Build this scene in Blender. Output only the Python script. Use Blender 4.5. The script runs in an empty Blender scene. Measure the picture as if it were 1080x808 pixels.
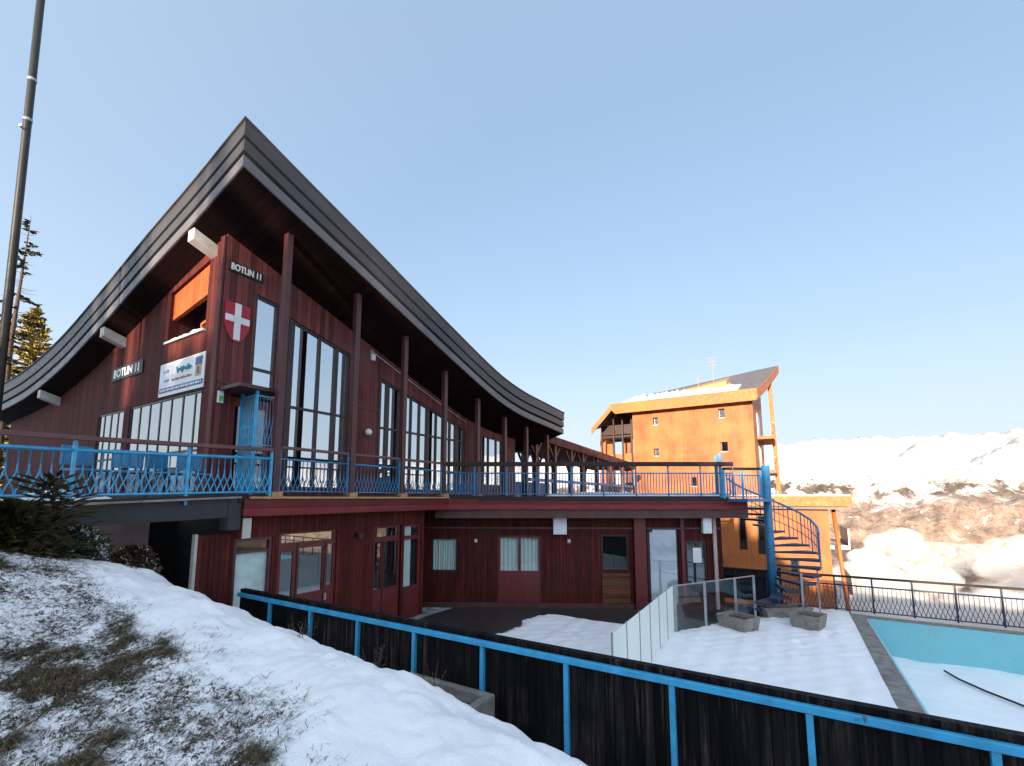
import bpy, bmesh, math, random
from mathutils import Vector, Matrix, noise
random.seed(7)
R = math.radians
S = bpy.context.scene
COL = S.collection

# ------------------------------------------------------------------ materials
def new_mat(name):
    m = bpy.data.materials.new(name); m.use_nodes = True
    nt = m.node_tree; b = nt.nodes['Principled BSDF']
    return m, nt, b
def N(nt, t, **kw):
    n = nt.nodes.new(t)
    for k, v in kw.items(): setattr(n, k, v)
    return n
def L(nt, a, b): nt.links.new(a, b)
def math_n(nt, op, a, b=None, c=None):
    n = N(nt, 'ShaderNodeMath', operation=op)
    for i, v in enumerate((a, b, c)):
        if v is None: continue
        if isinstance(v, (int, float)): n.inputs[i].default_value = v
        else: L(nt, v, n.inputs[i])
    return n.outputs[0]
def mixc(nt, f, a, b, blend='MIX'):
    n = N(nt, 'ShaderNodeMix', data_type='RGBA', blend_type=blend, clamp_result=False)
    if isinstance(f, (int, float)): n.inputs[0].default_value = f
    else: L(nt, f, n.inputs[0])
    for i, v in ((6, a), (7, b)):
        if isinstance(v, tuple): n.inputs[i].default_value = (*v[:3], 1)
        else: L(nt, v, n.inputs[i])
    return n.outputs[2]
def noise_n(nt, scale, detail=4, rough=.55, vec=None, dist=0):
    n = N(nt, 'ShaderNodeTexNoise'); n.inputs['Scale'].default_value = scale
    n.inputs['Detail'].default_value = detail; n.inputs['Roughness'].default_value = rough
    n.inputs['Distortion'].default_value = dist
    if vec is not None: L(nt, vec, n.inputs['Vector'])
    return n.outputs['Fac']
def ramp(nt, f, stops):
    n = N(nt, 'ShaderNodeValToRGB'); cr = n.color_ramp
    while len(cr.elements) > 1: cr.elements.remove(cr.elements[-1])
    for i, (p, c) in enumerate(stops):
        e = cr.elements[0] if i == 0 else cr.elements.new(p)
        e.position = p
        e.color = (*c, 1) if isinstance(c, tuple) else (c, c, c, 1)
    L(nt, f, n.inputs[0]); return n.outputs[0]
def bump(nt, b, h, strength=.3, dist=.02):
    n = N(nt, 'ShaderNodeBump'); n.inputs['Strength'].default_value = strength
    n.inputs['Distance'].default_value = dist
    L(nt, h, n.inputs['Height']); L(nt, n.outputs[0], b.inputs['Normal'])
def objco(nt): return N(nt, 'ShaderNodeTexCoord').outputs['Object']
def scaled(nt, v, s):
    n = N(nt, 'ShaderNodeMapping'); n.inputs['Scale'].default_value = s; L(nt, v, n.inputs[0]); return n.outputs[0]
def dot_n(nt, v, d):
    n = N(nt, 'ShaderNodeVectorMath', operation='DOT_PRODUCT'); L(nt, v, n.inputs[0]); n.inputs[1].default_value = d
    return n.outputs['Value']

def plain(name, col, rough=.6, metal=0, var=.25, scale=3., bstr=.15, spec=.5):
    m, nt, b = new_mat(name); co = objco(nt)
    f = noise_n(nt, scale, 6, .6, co)
    f2 = noise_n(nt, scale*9, 3, .6, co)
    k = ramp(nt, f, [(.3, 1-var), (.7, 1+var*.6)])
    c = mixc(nt, 1.0, col, k, 'MULTIPLY')
    L(nt, c, b.inputs['Base Color'])
    L(nt, ramp(nt, f2, [(.3, max(0, rough-.12)), (.7, min(1, rough+.12))]), b.inputs['Roughness'])
    b.inputs['Metallic'].default_value = metal
    b.inputs['Specular IOR Level'].default_value = spec
    if bstr: bump(nt, b, f2, bstr, .006)
    return m
def boards(name, col, d, w=.11, rough=.55, var=.35, groove=.25, streak=.5, spec=.35):
    """boarded timber; d is the direction across the boards"""
    m, nt, b = new_mat(name); co = objco(nt)
    u = math_n(nt, 'DIVIDE', dot_n(nt, co, d), w)
    fr = math_n(nt, 'FRACT', u); fl = math_n(nt, 'FLOOR', u)
    wn = N(nt, 'ShaderNodeTexWhiteNoise', noise_dimensions='1D'); L(nt, fl, wn.inputs['W'])
    perb = ramp(nt, wn.outputs['Value'], [(0, 1-var), (1, 1+var*.6)])
    dz = d[2]
    st = noise_n(nt, 1, 6, .65, scaled(nt, co, (22, 22, 1.3) if abs(dz) < .5 else (1.3, 1.3, 24)))
    strk = ramp(nt, st, [(.28, 1-streak), (.75, 1+streak*.5)])
    big = ramp(nt, noise_n(nt, .9, 3, .5, co), [(.3, .78), (.7, 1.15)])
    edge = math_n(nt, 'ABSOLUTE', math_n(nt, 'SUBTRACT', fr, .5))
    gr = ramp(nt, edge, [(0, 1.), (.43, 1.), (.48, groove), (.5, groove)])
    c = mixc(nt, 1., col, perb, 'MULTIPLY'); c = mixc(nt, 1., c, strk, 'MULTIPLY')
    c = mixc(nt, 1., c, big, 'MULTIPLY'); c = mixc(nt, 1., c, gr, 'MULTIPLY')
    L(nt, c, b.inputs['Base Color']); b.inputs['Specular IOR Level'].default_value = spec
    L(nt, ramp(nt, st, [(.3, rough-.1), (.7, rough+.15)]), b.inputs['Roughness'])
    h = mixc(nt, .15, gr, st)
    bump(nt, b, h, .5, .012)
    return m
def glass_mirror(name, tint=(.55, .62, .68), k=.55, dark=(.008, .009, .011)):
    """coated window glass over a dark room"""
    m, nt, b = new_mat(name)
    b.inputs['Base Color'].default_value = (*dark, 1); b.inputs['Roughness'].default_value = .03
    g = N(nt, 'ShaderNodeBsdfGlossy'); g.inputs['Color'].default_value = (*tint, 1); g.inputs['Roughness'].default_value = .012
    co = objco(nt); bn = N(nt, 'ShaderNodeBump'); bn.inputs['Strength'].default_value = .06; bn.inputs['Distance'].default_value = .02
    L(nt, noise_n(nt, .8, 2, .5, co), bn.inputs['Height']); L(nt, bn.outputs[0], g.inputs['Normal'])
    mx = N(nt, 'ShaderNodeMixShader'); mx.inputs[0].default_value = k
    L(nt, b.outputs[0], mx.inputs[1]); L(nt, g.outputs[0], mx.inputs[2])
    L(nt, mx.outputs[0], nt.nodes['Material Output'].inputs[0]); return m
def glass_clear(name, tint=(.85, .92, .9), refl=.1, haze=0.):
    m, nt, b = new_mat(name)
    t = N(nt, 'ShaderNodeBsdfTransparent'); t.inputs[0].default_value = (*tint, 1)
    g = N(nt, 'ShaderNodeBsdfGlossy'); g.inputs['Roughness'].default_value = .02
    mx = N(nt, 'ShaderNodeMixShader'); mx.inputs[0].default_value = refl
    L(nt, t.outputs[0], mx.inputs[1]); L(nt, g.outputs[0], mx.inputs[2])
    out = mx.outputs[0]
    if haze:
        d = N(nt, 'ShaderNodeBsdfDiffuse'); d.inputs[0].default_value = (.6, .68, .68, 1)
        m2 = N(nt, 'ShaderNodeMixShader')
        L(nt, ramp(nt, noise_n(nt, 1.5, 4, .6, objco(nt)), [(.3, haze*.4), (.7, haze*1.4)]), m2.inputs[0])
        L(nt, out, m2.inputs[1]); L(nt, d.outputs[0], m2.inputs[2]); out = m2.outputs[0]
    L(nt, out, nt.nodes['Material Output'].inputs[0]); return m

dF = Vector((.4874, -.87318, 0)); nF = Vector((-.87318, -.4874, 0))
M = {}
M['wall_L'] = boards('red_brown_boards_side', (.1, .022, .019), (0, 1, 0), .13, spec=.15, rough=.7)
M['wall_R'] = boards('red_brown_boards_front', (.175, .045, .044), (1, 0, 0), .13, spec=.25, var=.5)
M['low_L'] = boards('dark_red_boards', (.13, .022, .018), (1, 0, 0), .1, streak=.7, spec=.15, rough=.65)
M['low_F'] = boards('dark_red_boards_low', (.1, .015, .014), tuple(dF), .1, streak=.9, spec=.15, rough=.65)
M['redpaint'] = plain('red_brown_paint', (.125, .016, .016), .45, var=.3)
M['fascia_red'] = boards('red_fascia_boards', (.2, .022, .022), (0, 0, 1), .16, groove=.5, streak=.5)
M['brick'] = boards('horizontal_lap_boards', (.14, .045, .018), (0, 0, 1), .075, groove=.3, streak=.7)
M['brown'] = plain('dark_brown_timber', (.075, .026, .024), .5, var=.35)
M['handrail'] = plain('brown_handrail', (.13, .05, .052), .5, var=.3)
M['handrail_dark'] = plain('dark_handrail', (.014, .006, .006), .7, var=.3)
M['column'] = plain('red_brown_column', (.07, .018, .018), .42, var=.3)
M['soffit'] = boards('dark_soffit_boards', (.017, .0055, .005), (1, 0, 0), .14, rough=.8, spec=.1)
M['zinc'] = plain('grey_zinc_cladding', (.05, .046, .049), .45, metal=.2, var=.25, scale=1.2)
M['zinc_low'] = plain('pale_zinc_trim', (.13, .122, .13), .45, metal=.2, var=.25, scale=1.2)
M['zinc_gap'] = plain('dark_gap', (.004, .004, .005), .9, spec=.05)  # near-black colour stands for the deep shade inside the gaps
M['roofing'] = plain('dark_roofing', (.05, .05, .055), .6)
M['beam'] = plain('weathered_white_beam', (.5, .49, .45), .7, var=.3)
M['tan'] = plain('tan_timber', (.42, .23, .1), .7, var=.35, scale=8)
M['frame'] = plain('dark_window_frame', (.03, .014, .015), .4)
M['frame_brown'] = plain('brown_window_frame', (.09, .026, .026), .45)
M['pane'] = glass_mirror('window_glass', (.8, .86, .92), .72)
M['pane_dark'] = glass_mirror('dim_window_glass', (.5, .55, .58), .3)
M['pane_side'] = glass_mirror('side_window_glass', (.78, .84, .88), .42)
M['clear'] = glass_clear('clear_glass', (.93, .97, .97), .06, .0)
M['frost'] = plain('frosted_glass', (.76, .82, .78), .5, var=.06, scale=.7, bstr=.02)
M['frost_door'] = glass_mirror('frosted_door_glass', (.8, .85, .9), .3, (.4, .46, .52))
M['curtain'] = plain('white_curtain', (.68, .74, .74), .9, var=.1, scale=2)
M['film'] = plain('pale_blind', (.82, .86, .86), .6, var=.3, scale=2)
M['black'] = plain('dark_interior', (.006, .006, .007), .8, bstr=0)  # near-black colour stands in for the shade of rooms and voids
M['blue'] = plain('sky_blue_paint', (.045, .36, .64), .38, var=.25, scale=5)
M['blue_dark'] = plain('deep_blue_paint', (.04, .2, .38), .38, var=.25, scale=5)
M['blue_tread'] = plain('dark_blue_tread', (.012, .035, .085), .5, var=.3)
M['blue_navy'] = plain('navy_paint', (.01, .03, .09), .4, var=.3)
M['charred'] = boards('blackened_fence_boards', (.013, .0115, .012), (0, 1, 0), .105, rough=.75, var=.7, groove=.1, streak=1.0, spec=.12)
def weather(m):
    nt = m.node_tree; b = nt.nodes['Principled BSDF']; src = b.inputs['Base Color'].links[0].from_socket; co = objco(nt)
    f = noise_n(nt, 1, 5, .7, scaled(nt, co, (20, 20, .8))); g = noise_n(nt, 1.1, 3, .6, co)
    k = math_n(nt, 'MULTIPLY', ramp(nt, f, [(.5, 0.), (.72, 1.)]), ramp(nt, g, [(.4, 0.), (.75, 1.)]))
    L(nt, mixc(nt, math_n(nt, 'MULTIPLY', k, .8), src, (.16, .125, .11)), b.inputs['Base Color'])
weather(M['charred'])
M['steel'] = plain('dark_steel_beam', (.018, .022, .03), .5, var=.3)
M['galv'] = plain('galvanised_steel', (.42, .44, .47), .35, metal=.6)
M['concrete'] = plain('grey_concrete', (.24, .22, .2), .85, var=.45, scale=5, bstr=.5)
M['concrete_pink'] = plain('pinkish_render', (.5, .36, .36), .9, var=.3, scale=1.5)
M['white'] = plain('white_paint', (.72, .73, .74), .5, var=.12)
M['red'] = plain('shield_red', (.36, .012, .03), .4, var=.1)
M['signblack'] = plain('sign_black', (.012, .01, .012), .5)
M['orange'] = boards('orange_larch_cladding', (.39, .122, .03), (0, 1, 0), .3, groove=.85, var=.1, streak=.22)
M['orange_x'] = boards('orange_larch_cladding_side', (.39, .122, .03), (1, 0, 0), .3, groove=.85, var=.1, streak=.22)
def stain(m, col, scale=.35, lo=.56, hi=.72, amt=.75):
    nt = m.node_tree; b = nt.nodes['Principled BSDF']; src = b.inputs['Base Color'].links[0].from_socket; co = objco(nt)
    f = noise_n(nt, scale, 5, .6, scaled(nt, co, (1, 1, .55)), .4)
    L(nt, mixc(nt, math_n(nt, 'MULTIPLY', ramp(nt, f, [(lo, 0.), (hi, 1.)]), amt), src, col), b.inputs['Base Color'])
stain(M['orange'], (.1, .026, .01), .42, .49, .66, .65); stain(M['orange_x'], (.12, .03, .012))
stain(M['low_F'], (.05, .022, .012), .9, .5, .75, .8); stain(M['low_L'], (.07, .03, .02), .8, .55, .8, .7)
stain(M['wall_R'], (.2, .08, .075), .7, .5, .8, .6)
for k_ in ('blue', 'blue_dark', 'blue_navy'): stain(M[k_], (.08, .03, .015), 9, .68, .72, .7)
M['orange_f'] = plain('orange_fascia', (.39, .118, .024), .6, var=.2, scale=.6)
M['orange_lit'] = boards('sunlit_orange_panel', (.42, .09, .02), (0, 1, 0), .3, groove=.7, var=.2)  # orange of the sunlight painted into the red-brown lintel wood
M['pole_olive'] = plain('dark_olive_pole', (.017, .016, .012), .45, var=.3)
M['bark'] = plain('bark', (.07, .05, .035), .9, var=.4, scale=8)
M['teal'] = plain('teal_ink', (.02, .25, .33), .5, bstr=0); M['inkred'] = plain('red_ink', (.5, .12, .12), .5, bstr=0)
M['inkblue'] = plain('navy_ink', (.05, .09, .28), .5, bstr=0); M['gold'] = plain('gold_ink', (.5, .32, .05), .5, bstr=0)
M['pale_ink'] = plain('pale_blue_ink', (.35, .45, .7), .5, bstr=0)
M['green'] = plain('green_plastic', (.1, .5, .22), .4)
M['grille'] = plain('teal_grey_glass', (.2, .33, .36), .3)
M['rubber'] = plain('black_hose', (.012, .012, .014), .5)
M['rose_roof'] = boards('rusty_roof_edge', (.17, .05, .045), (1, 0, 0), .3, rough=.8, streak=.7)

def mat_foliage(name, a, b_, snow=0.):
    m, nt, b = new_mat(name); co = objco(nt)
    f = noise_n(nt, 5, 3, .6, co)
    c = mixc(nt, ramp(nt, f, [(.35, 0.), (.65, 1.)]), a, b_)
    if snow:
        f2 = noise_n(nt, 14, 2, .6, co)
        c = mixc(nt, ramp(nt, f2, [(.62-snow*.2, 0.), (.68-snow*.2, 1.)]), c, (.75, .77, .82))
    L(nt, c, b.inputs['Base Color']); b.inputs['Roughness'].default_value = .75
    b.inputs['Specular IOR Level'].default_value = .2
    return m
M['fol_dark'] = mat_foliage('dark_conifer', (.012, .018, .01), (.03, .035, .014))
M['fol_olive'] = mat_foliage('olive_conifer', (.022, .022, .01), (.09, .078, .03))
M['fol_green'] = mat_foliage('green_shrub', (.018, .035, .014), (.05, .075, .03), .35)
M['fol_brown'] = mat_foliage('brown_shrub', (.035, .02, .01), (.1, .06, .03), .1)
M['fol_gold'] = mat_foliage('sun_gold_spruce', (.26, .21, .06), (.46, .36, .11))  # yellow sunlight painted into the spruce foliage colour
M['twig'] = plain('bare_twigs', (.11, .085, .06), .9)

# snow with earth / paving showing where the 'bare' attribute says so
def mat_snow(name, bare_a, bare_b, nscale=30, fine=.25, wet=False):
    m, nt, b = new_mat(name); co = N(nt, 'ShaderNodeNewGeometry').outputs['Position']
    at = N(nt, 'ShaderNodeAttribute', attribute_name='bare').outputs['Fac']
    n1 = noise_n(nt, nscale, 5, .65, co); n2 = noise_n(nt, nscale*4, 3, .6, co)
    v = math_n(nt, 'ADD', at, math_n(nt, 'MULTIPLY', math_n(nt, 'SUBTRACT', n1, .5), fine*4))
    v = math_n(nt, 'ADD', v, math_n(nt, 'MULTIPLY', math_n(nt, 'SUBTRACT', n2, .5), fine*2))
    mask = ramp(nt, v, [(.44, 0.), (.58, 1.)])
    bc = mixc(nt, noise_n(nt, nscale*.7, 4, .6, co), bare_a, bare_b)
    sc = mixc(nt, ramp(nt, noise_n(nt, 2.5, 4, .6, co), [(.3, 0.), (.7, 1.)]), (.86, .87, .9), (.93, .93, .94))
    L(nt, mixc(nt, mask, sc, bc), b.inputs['Base Color'])
    L(nt, ramp(nt, mask, [(0, .55), (1, .35 if wet else .9)]), b.inputs['Roughness'])
    b.inputs['Specular IOR Level'].default_value = .3
    h = math_n(nt, 'SUBTRACT', math_n(nt, 'ADD', math_n(nt, 'MULTIPLY', n2, .5), n1), math_n(nt, 'MULTIPLY', mask, .5))
    bump(nt, b, h, .6, .02)
    return m
M['snow_bank'] = mat_snow('snowy_turf', (.012, .009, .005), (.06, .045, .022), 26, .3)
M['snow_deck'] = mat_snow('snowy_paving', (.018, .016, .017), (.06, .055, .055), 9, .1, True)
M['snow'] = mat_snow('snow', (.8, .8, .8), (.8, .8, .8), 8, .1)

# ------------------------------------------------------------------ mesh builder
class MB:
    def __init__(s, M=None): s.v = []; s.f = []; s.M = M or (lambda u, n, z: Vector((u, n, z)))
    def raw(s, vs, fs):
        k = len(s.v); s.v += [Vector(v) for v in vs]; s.f += [tuple(i+k for i in f) for f in fs]; return s
    def box(s, u0, u1, n0, n1, z0, z1):
        P = [s.M(u, n, z) for z in (z0, z1) for n in (n0, n1) for u in (u0, u1)]
        return s.raw(P, [(0, 1, 3, 2), (4, 6, 7, 5), (0, 4, 5, 1), (2, 3, 7, 6), (0, 2, 6, 4), (1, 5, 7, 3)])
    def poly(s, pts, n0, n1):          # prism from (u, z) outline
        k = len(pts)
        P = [s.M(u, n0, z) for u, z in pts] + [s.M(u, n1, z) for u, z in pts]
        return s.raw(P, [tuple(range(k)), tuple(range(2*k-1, k-1, -1))] + [(i, i+k, (i+1) % k+k, (i+1) % k) for i in range(k)])
    def slab(s, pts, z0, z1):          # prism from (x, y) outline
        k = len(pts)
        return s.raw([(x, y, z0) for x, y in pts] + [(x, y, z1) for x, y in pts],
                     [tuple(range(k)), tuple(range(2*k-1, k-1, -1))] + [(i, i+k, (i+1) % k+k, (i+1) % k) for i in range(k)])
    def bar(s, p, q, w, h=None, up=(0, 0, 1)):
        p, q = Vector(p), Vector(q); h = h or w; d = (q-p).normalized(); up = Vector(up)
        if abs(d.dot(up)) > .97: up = Vector((1, 0, 0)) if abs(d.x) < .9 else Vector((0, 1, 0))
        a = d.cross(up).normalized()*w/2; b = a.cross(d).normalized()*h/2
        return s.raw([p-a-b, p+a-b, p+a+b, p-a+b, q-a-b, q+a-b, q+a+b, q-a+b],
                     [(0, 1, 2, 3), (7, 6, 5, 4), (0, 4, 5, 1), (1, 5, 6, 2), (2, 6, 7, 3), (3, 7, 4, 0)])
    def tube(s, pts, r, n=8, cap=True):
        pts = [Vector(p) for p in pts]; k0 = len(s.v); m = len(pts)
        rr = r if isinstance(r, (list, tuple)) else [r]*m
        ref = None
        for i, p in enumerate(pts):
            d = (pts[min(i+1, m-1)]-pts[max(i-1, 0)]).normalized()
            if ref is None: ref = Vector((0, 0, 1)) if abs(d.z) < .9 else Vector((1, 0, 0))
            a = d.cross(ref).normalized(); b = a.cross(d).normalized(); ref = b if abs(b.dot(d)) < .99 else ref
            for j in range(n):
                t = 2*math.pi*j/n; s.v.append(p+(a*math.cos(t)+b*math.sin(t))*rr[i])
        for i in range(m-1):
            for j in range(n):
                s.f.append((k0+i*n+j, k0+i*n+(j+1) % n, k0+(i+1)*n+(j+1) % n, k0+(i+1)*n+j))
        if cap:
            s.f.append(tuple(k0+j for j in range(n-1, -1, -1))); s.f.append(tuple(k0+(m-1)*n+j for j in range(n)))
        return s
    def ball(s, c, r, sub=2, sq=(1, 1, 1)):
        bm = bmesh.new(); bmesh.ops.create_icosphere(bm, subdivisions=sub, radius=r)
        s.raw([Vector(c)+Vector((v.co.x*sq[0], v.co.y*sq[1], v.co.z*sq[2])) for v in bm.verts], [[v.index for v in f.verts] for f in bm.faces]); bm.free(); return s
    def build(s, name, mat, parent=None, base=None, smooth=False, bevel=0, fix=True):
        root = parent
        while root is not None and root.parent is not None: root = root.parent
        o0 = Vector(root.location) if root is not None else Vector(base if base is not None else (0, 0, 0))
        me = bpy.data.meshes.new(name); me.from_pydata([tuple(v-o0) for v in s.v], [], s.f)
        if fix and len(s.f) < 60000:
            bm = bmesh.new(); bm.from_mesh(me); bmesh.ops.recalc_face_normals(bm, faces=bm.faces); bm.to_mesh(me); bm.free()
        if smooth:
            for p in me.polygons: p.use_smooth = True
        me.materials.append(M[mat] if isinstance(mat, str) else mat)
        o = bpy.data.objects.new(name, me); COL.objects.link(o)
        if parent is not None: o.parent = parent
        else: o.location = o0
        if bevel:
            bv = o.modifiers.new('bevel', 'BEVEL'); bv.width = bevel; bv.segments = 2; bv.limit_method = 'ANGLE'
        return o

def tag(o, label=None, cat=None, group=None, kind=None):
    if label: o['label'] = label
    if cat: o['category'] = cat
    if group: o['group'] = group
    if kind: o['kind'] = kind
    return o
def thing(name, label, cat, loc=(0, 0, 0), group=None):
    o = bpy.data.objects.new(name, None); COL.objects.link(o); o.location = loc; o.empty_display_size = .2
    return tag(o, label, cat, group)
def copy_tree(o, parent=None):
    c = o.copy(); COL.objects.link(c)
    if parent is not None: c.parent = parent
    for ch in [x for x in COL.objects if x.parent == o]: copy_tree(ch, c)
    return c
def interp(x, pts):
    if x <= pts[0][0]: return pts[0][1]
    for (a, b), (c, d) in zip(pts, pts[1:]):
        if x <= c: return b+(d-b)*(x-a)/(c-a)
    return pts[-1][1]
def smooth_interp(x, pts):
    """cubic Hermite through the points"""
    n = len(pts)
    if x <= pts[0][0]: i = 0
    elif x >= pts[-1][0]: i = n-2
    else: i = max(k for k in range(n-1) if pts[k][0] <= x)
    def m(k):
        a, b = pts[max(k-1, 0)], pts[min(k+1, n-1)]
        return (b[1]-a[1])/(b[0]-a[0])
    (x0, y0), (x1, y1) = pts[i], pts[i+1]; h = x1-x0; t = min(max((x-x0)/h, 0), 1)
    return (2*t**3-3*t*t+1)*y0+(t**3-2*t*t+t)*h*m(i)+(-2*t**3+3*t*t)*y1+(t**3-t*t)*h*m(i+1)
PX = [(4.14, 6.3), (5.32, 5.9), (7.26, 5.27), (8.93, 4.70), (10.14, 4.30), (11.62, 3.82), (12.71, 3.49), (13.63, 3.27), (14.95, 3.08), (16.97, 2.95), (18.5, 2.85)]
QY = [(8.5, 0), (10.3, -.55), (12.37, -1.1), (15.42, -1.98), (17.89, -2.61), (20.81, -3.06), (23.74, -3.23), (26, -3.3)]
def soffit(x, y): return smooth_interp(x, PX)+smooth_interp(y, QY)

ML = lambda u, n, z: Vector((4.68-n, u, z))
MR = lambda u, n, z: Vector((u, 10-n, z))
MLL = lambda u, n, z: Vector((u, 9.2-n, z))
PF0 = Vector((11.78, 9.08, 0))
def MF(u, n, z): p = PF0+dF*u+nF*n; return Vector((p.x, p.y, z))
def MT(u, n, z): p = Vector((11.36, 8.26, 0))+dF*0+Vector((.5202, -.854, 0))*u+Vector((-.854, -.5202, 0))*n; return Vector((p.x, p.y, z))

def wall(Mf, u0, u1, zb, zt, openings, th=.16, step=.5):
    """boarded wall with real openings: (u0,u1,zb,zt_at_u0,zt_at_u1)"""
    mb = MB(Mf); fb = zb if callable(zb) else (lambda u: zb); ft = zt if callable(zt) else (lambda u: zt)
    us = {u0, u1}
    for o in openings: us |= {o[0], o[1]}
    k = int((u1-u0)/step)
    us |= {u0+(u1-u0)*i/max(k, 1) for i in range(k+1)}
    us = sorted(us); us = [u for i, u in enumerate(us) if i == 0 or u-us[i-1] > 1e-4]
    ot = lambda o, u: o[3]+(o[4]-o[3])*(u-o[0])/(o[1]-o[0])
    for a, b in zip(us, us[1:]):
        mid = (a+b)/2
        act = sorted([o for o in openings if o[0] < mid < o[1]], key=lambda o: o[2])
        lo = (fb(a), fb(b))
        for o in act+[None]:
            hi = (o[2], o[2]) if o else (ft(a), ft(b))
            if hi[0]-lo[0] > 1e-4 or hi[1]-lo[1] > 1e-4:
                for n in (0, -th):
                    mb.raw([Mf(a, n, lo[0]), Mf(b, n, lo[1]), Mf(b, n, hi[1]), Mf(a, n, hi[0])], [(0, 1, 2, 3)])
            if o: lo = (ot(o, a), ot(o, b))
    for o in openings:
        a, b, z0, za, zb_ = o
        for q in ([(a, z0), (b, z0)], [(b, z0), (b, zb_)], [(b, zb_), (a, za)], [(a, za), (a, z0)]):
            (p, zp), (r, zr) = q
            mb.raw([Mf(p, 0, zp), Mf(r, 0, zr), Mf(r, -th, zr), Mf(p, -th, zp)], [(0, 1, 2, 3)])
    for u in (u0, u1):
        mb.raw([Mf(u, 0, fb(u)), Mf(u, -th, fb(u)), Mf(u, -th, ft(u)), Mf(u, 0, ft(u))], [(0, 1, 2, 3)])
    return mb
def window(parent, Mf, u0, u1, z0, za, zb=None, mull=(), trans=(), fw=.06, depth=-.1, frame='frame', pane='pane', name='window', fd=.07, curtain=None):
    """frame with real bars and a pane child set back in the opening"""
    zb = za if zb is None else zb
    top = lambda u: za+(zb-za)*(u-u0)/(u1-u0)
    mb = MB(Mf)
    n0, n1 = depth, depth+fd
    mb.box(u0, u0+fw, n0, n1, z0, min(za, top(u0+fw)))
    mb.box(u1-fw, u1, n0, n1, z0, min(zb, top(u1-fw)))
    mb.box(u0+fw, u1-fw, n0, n1, z0, z0+fw)
    mb.poly([(u0+fw, top(u0+fw)-fw), (u1-fw, top(u1-fw)-fw), (u1-fw, top(u1-fw)), (u0+fw, top(u0+fw))], n0, n1)
    for m in mull:
        u, w = m if isinstance(m, tuple) else (m, .055)
        mb.poly([(u-w/2, z0+fw), (u+w/2, z0+fw), (u+w/2, top(u+w/2)-fw), (u-w/2, top(u-w/2)-fw)], n0-.003, n1-.006)
    for z in trans: mb.box(u0+fw, u1-fw, n0-.006, n1-.012, z-.03, z+.03)
    fo = mb.build(name, frame, parent)
    MB(Mf).poly([(u0+fw*.5, z0+fw*.5), (u1-fw*.5, z0+fw*.5), (u1-fw*.5, top(u1)-fw*.5), (u0+fw*.5, top(u0)-fw*.5)], n0+.012, n0+.02).build('pane', pane, fo)
    if curtain:
        for (a, b, ca, cb) in curtain:
            c = MB(Mf); k = max(12, int((b-a)*70)); vs = []; fs = []
            for i in range(k+1):
                u = a+(b-a)*i/k; n = n0-.06+.022*math.sin(i*1.15)+.012*math.sin(i*.53+1)
                vs += [Mf(u, n, ca), Mf(u, n, cb)]
                if i: fs.append((2*i-2, 2*i, 2*i+1, 2*i-1))
            c.raw(vs, fs).build('curtain', 'curtain', fo, fix=False, smooth=True)
    return fo

def lump_strip(Mf, u0, u1, n0, n1, z, h, k=90, kn=7, seed=0):
    mb = MB(); vs = []; fs = []
    for i in range(k+1):
        for j in range(kn+1):
            u = u0+(u1-u0)*i/k; n = n0+(n1-n0)*j/kn
            e = min(1, 4*(j/kn)*(1-j/kn)*1.4)*min(1, 12*(i/k)*(1-i/k))
            hh = h*e*(.45+.9*noise.noise((u*2.3, n*2+seed, 0))+.35*noise.noise((u*7, n*6, seed+3)))
            vs.append(Mf(u, n, z+max(-.004, hh)))
    for i in range(k):
        for j in range(kn):
            a = i*(kn+1)+j; fs.append((a, a+1, a+kn+2, a+kn+1))
    return mb.raw(vs, fs)

# ================================================================== MAIN CHALET
chalet = thing('chalet', 'dark red timber chalet with a tall swooping grey edged roof over a glazed upper storey', 'building', (4.68, 10, -3.4))
# --- roof
def roof_layer(h0, h1, inset, name, mat, x1=18.5, y1=25.5, parent=None):
    xs = [4.14+inset+(x1-2*inset-4.14)*i/48 for i in range(49)]
    ys = [8.5+inset+(y1-2*inset-8.5)*i/48 for i in range(49)]
    mb = MB(); n = 49; vs = []
    for z in (h0, h1):
        for y in ys:
            for x in xs: vs.append((x, y, soffit(x, y)+z))
    fs = []
    for j in range(n-1):
        for i in range(n-1):
            a = j*n+i; fs.append((a, a+n, a+n+1, a+1)); b = a+n*n; fs.append((b, b+1, b+n+1, b+n))
    for i in range(n-1):
        a = i; fs.append((a, a+1, a+1+n*n, a+n*n)); a = (n-1)*n+i; fs.append((a+1, a, a+n*n, a+1+n*n))
        a = i*n; fs.append((a+n, a, a+n*n, a+n+n*n)); a = i*n+n-1; fs.append((a, a+n, a+n+n*n, a+n*n))
    return mb.raw(vs, fs).build(name, mat, parent or chalet)
roof = roof_layer(.93, .96, -.03, 'roof', 'roofing')
roof_layer(.61, .93, 0, 'fascia', 'zinc', parent=roof)
roof_layer(.545, .61, .16, 'shadow_gap', 'zinc_gap', parent=roof)
roof_layer(.315, .545, .012, 'fascia', 'zinc', parent=roof)
roof_layer(.225, .315, .24, 'shadow_gap', 'zinc_gap', parent=roof)
roof_layer(.012, .225, .024, 'fascia', 'zinc_low', parent=roof)
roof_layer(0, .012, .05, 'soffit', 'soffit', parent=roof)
for y in (10.5, 15.0, 19.75):
    mb = MB(); z = soffit(4.4, y)
    mb.raw([(x, yy, soffit(x, y)-dz) for x in (4.2, 4.72) for yy in (y-.13, y+.13) for dz in (.02, .27)],
           [(0, 1, 3, 2), (4, 6, 7, 5), (0, 4, 5, 1), (2, 3, 7, 6), (0, 2, 6, 4), (1, 5, 7, 3)])
    mb.build('beam', 'beam', chalet, bevel=.012)
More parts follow.
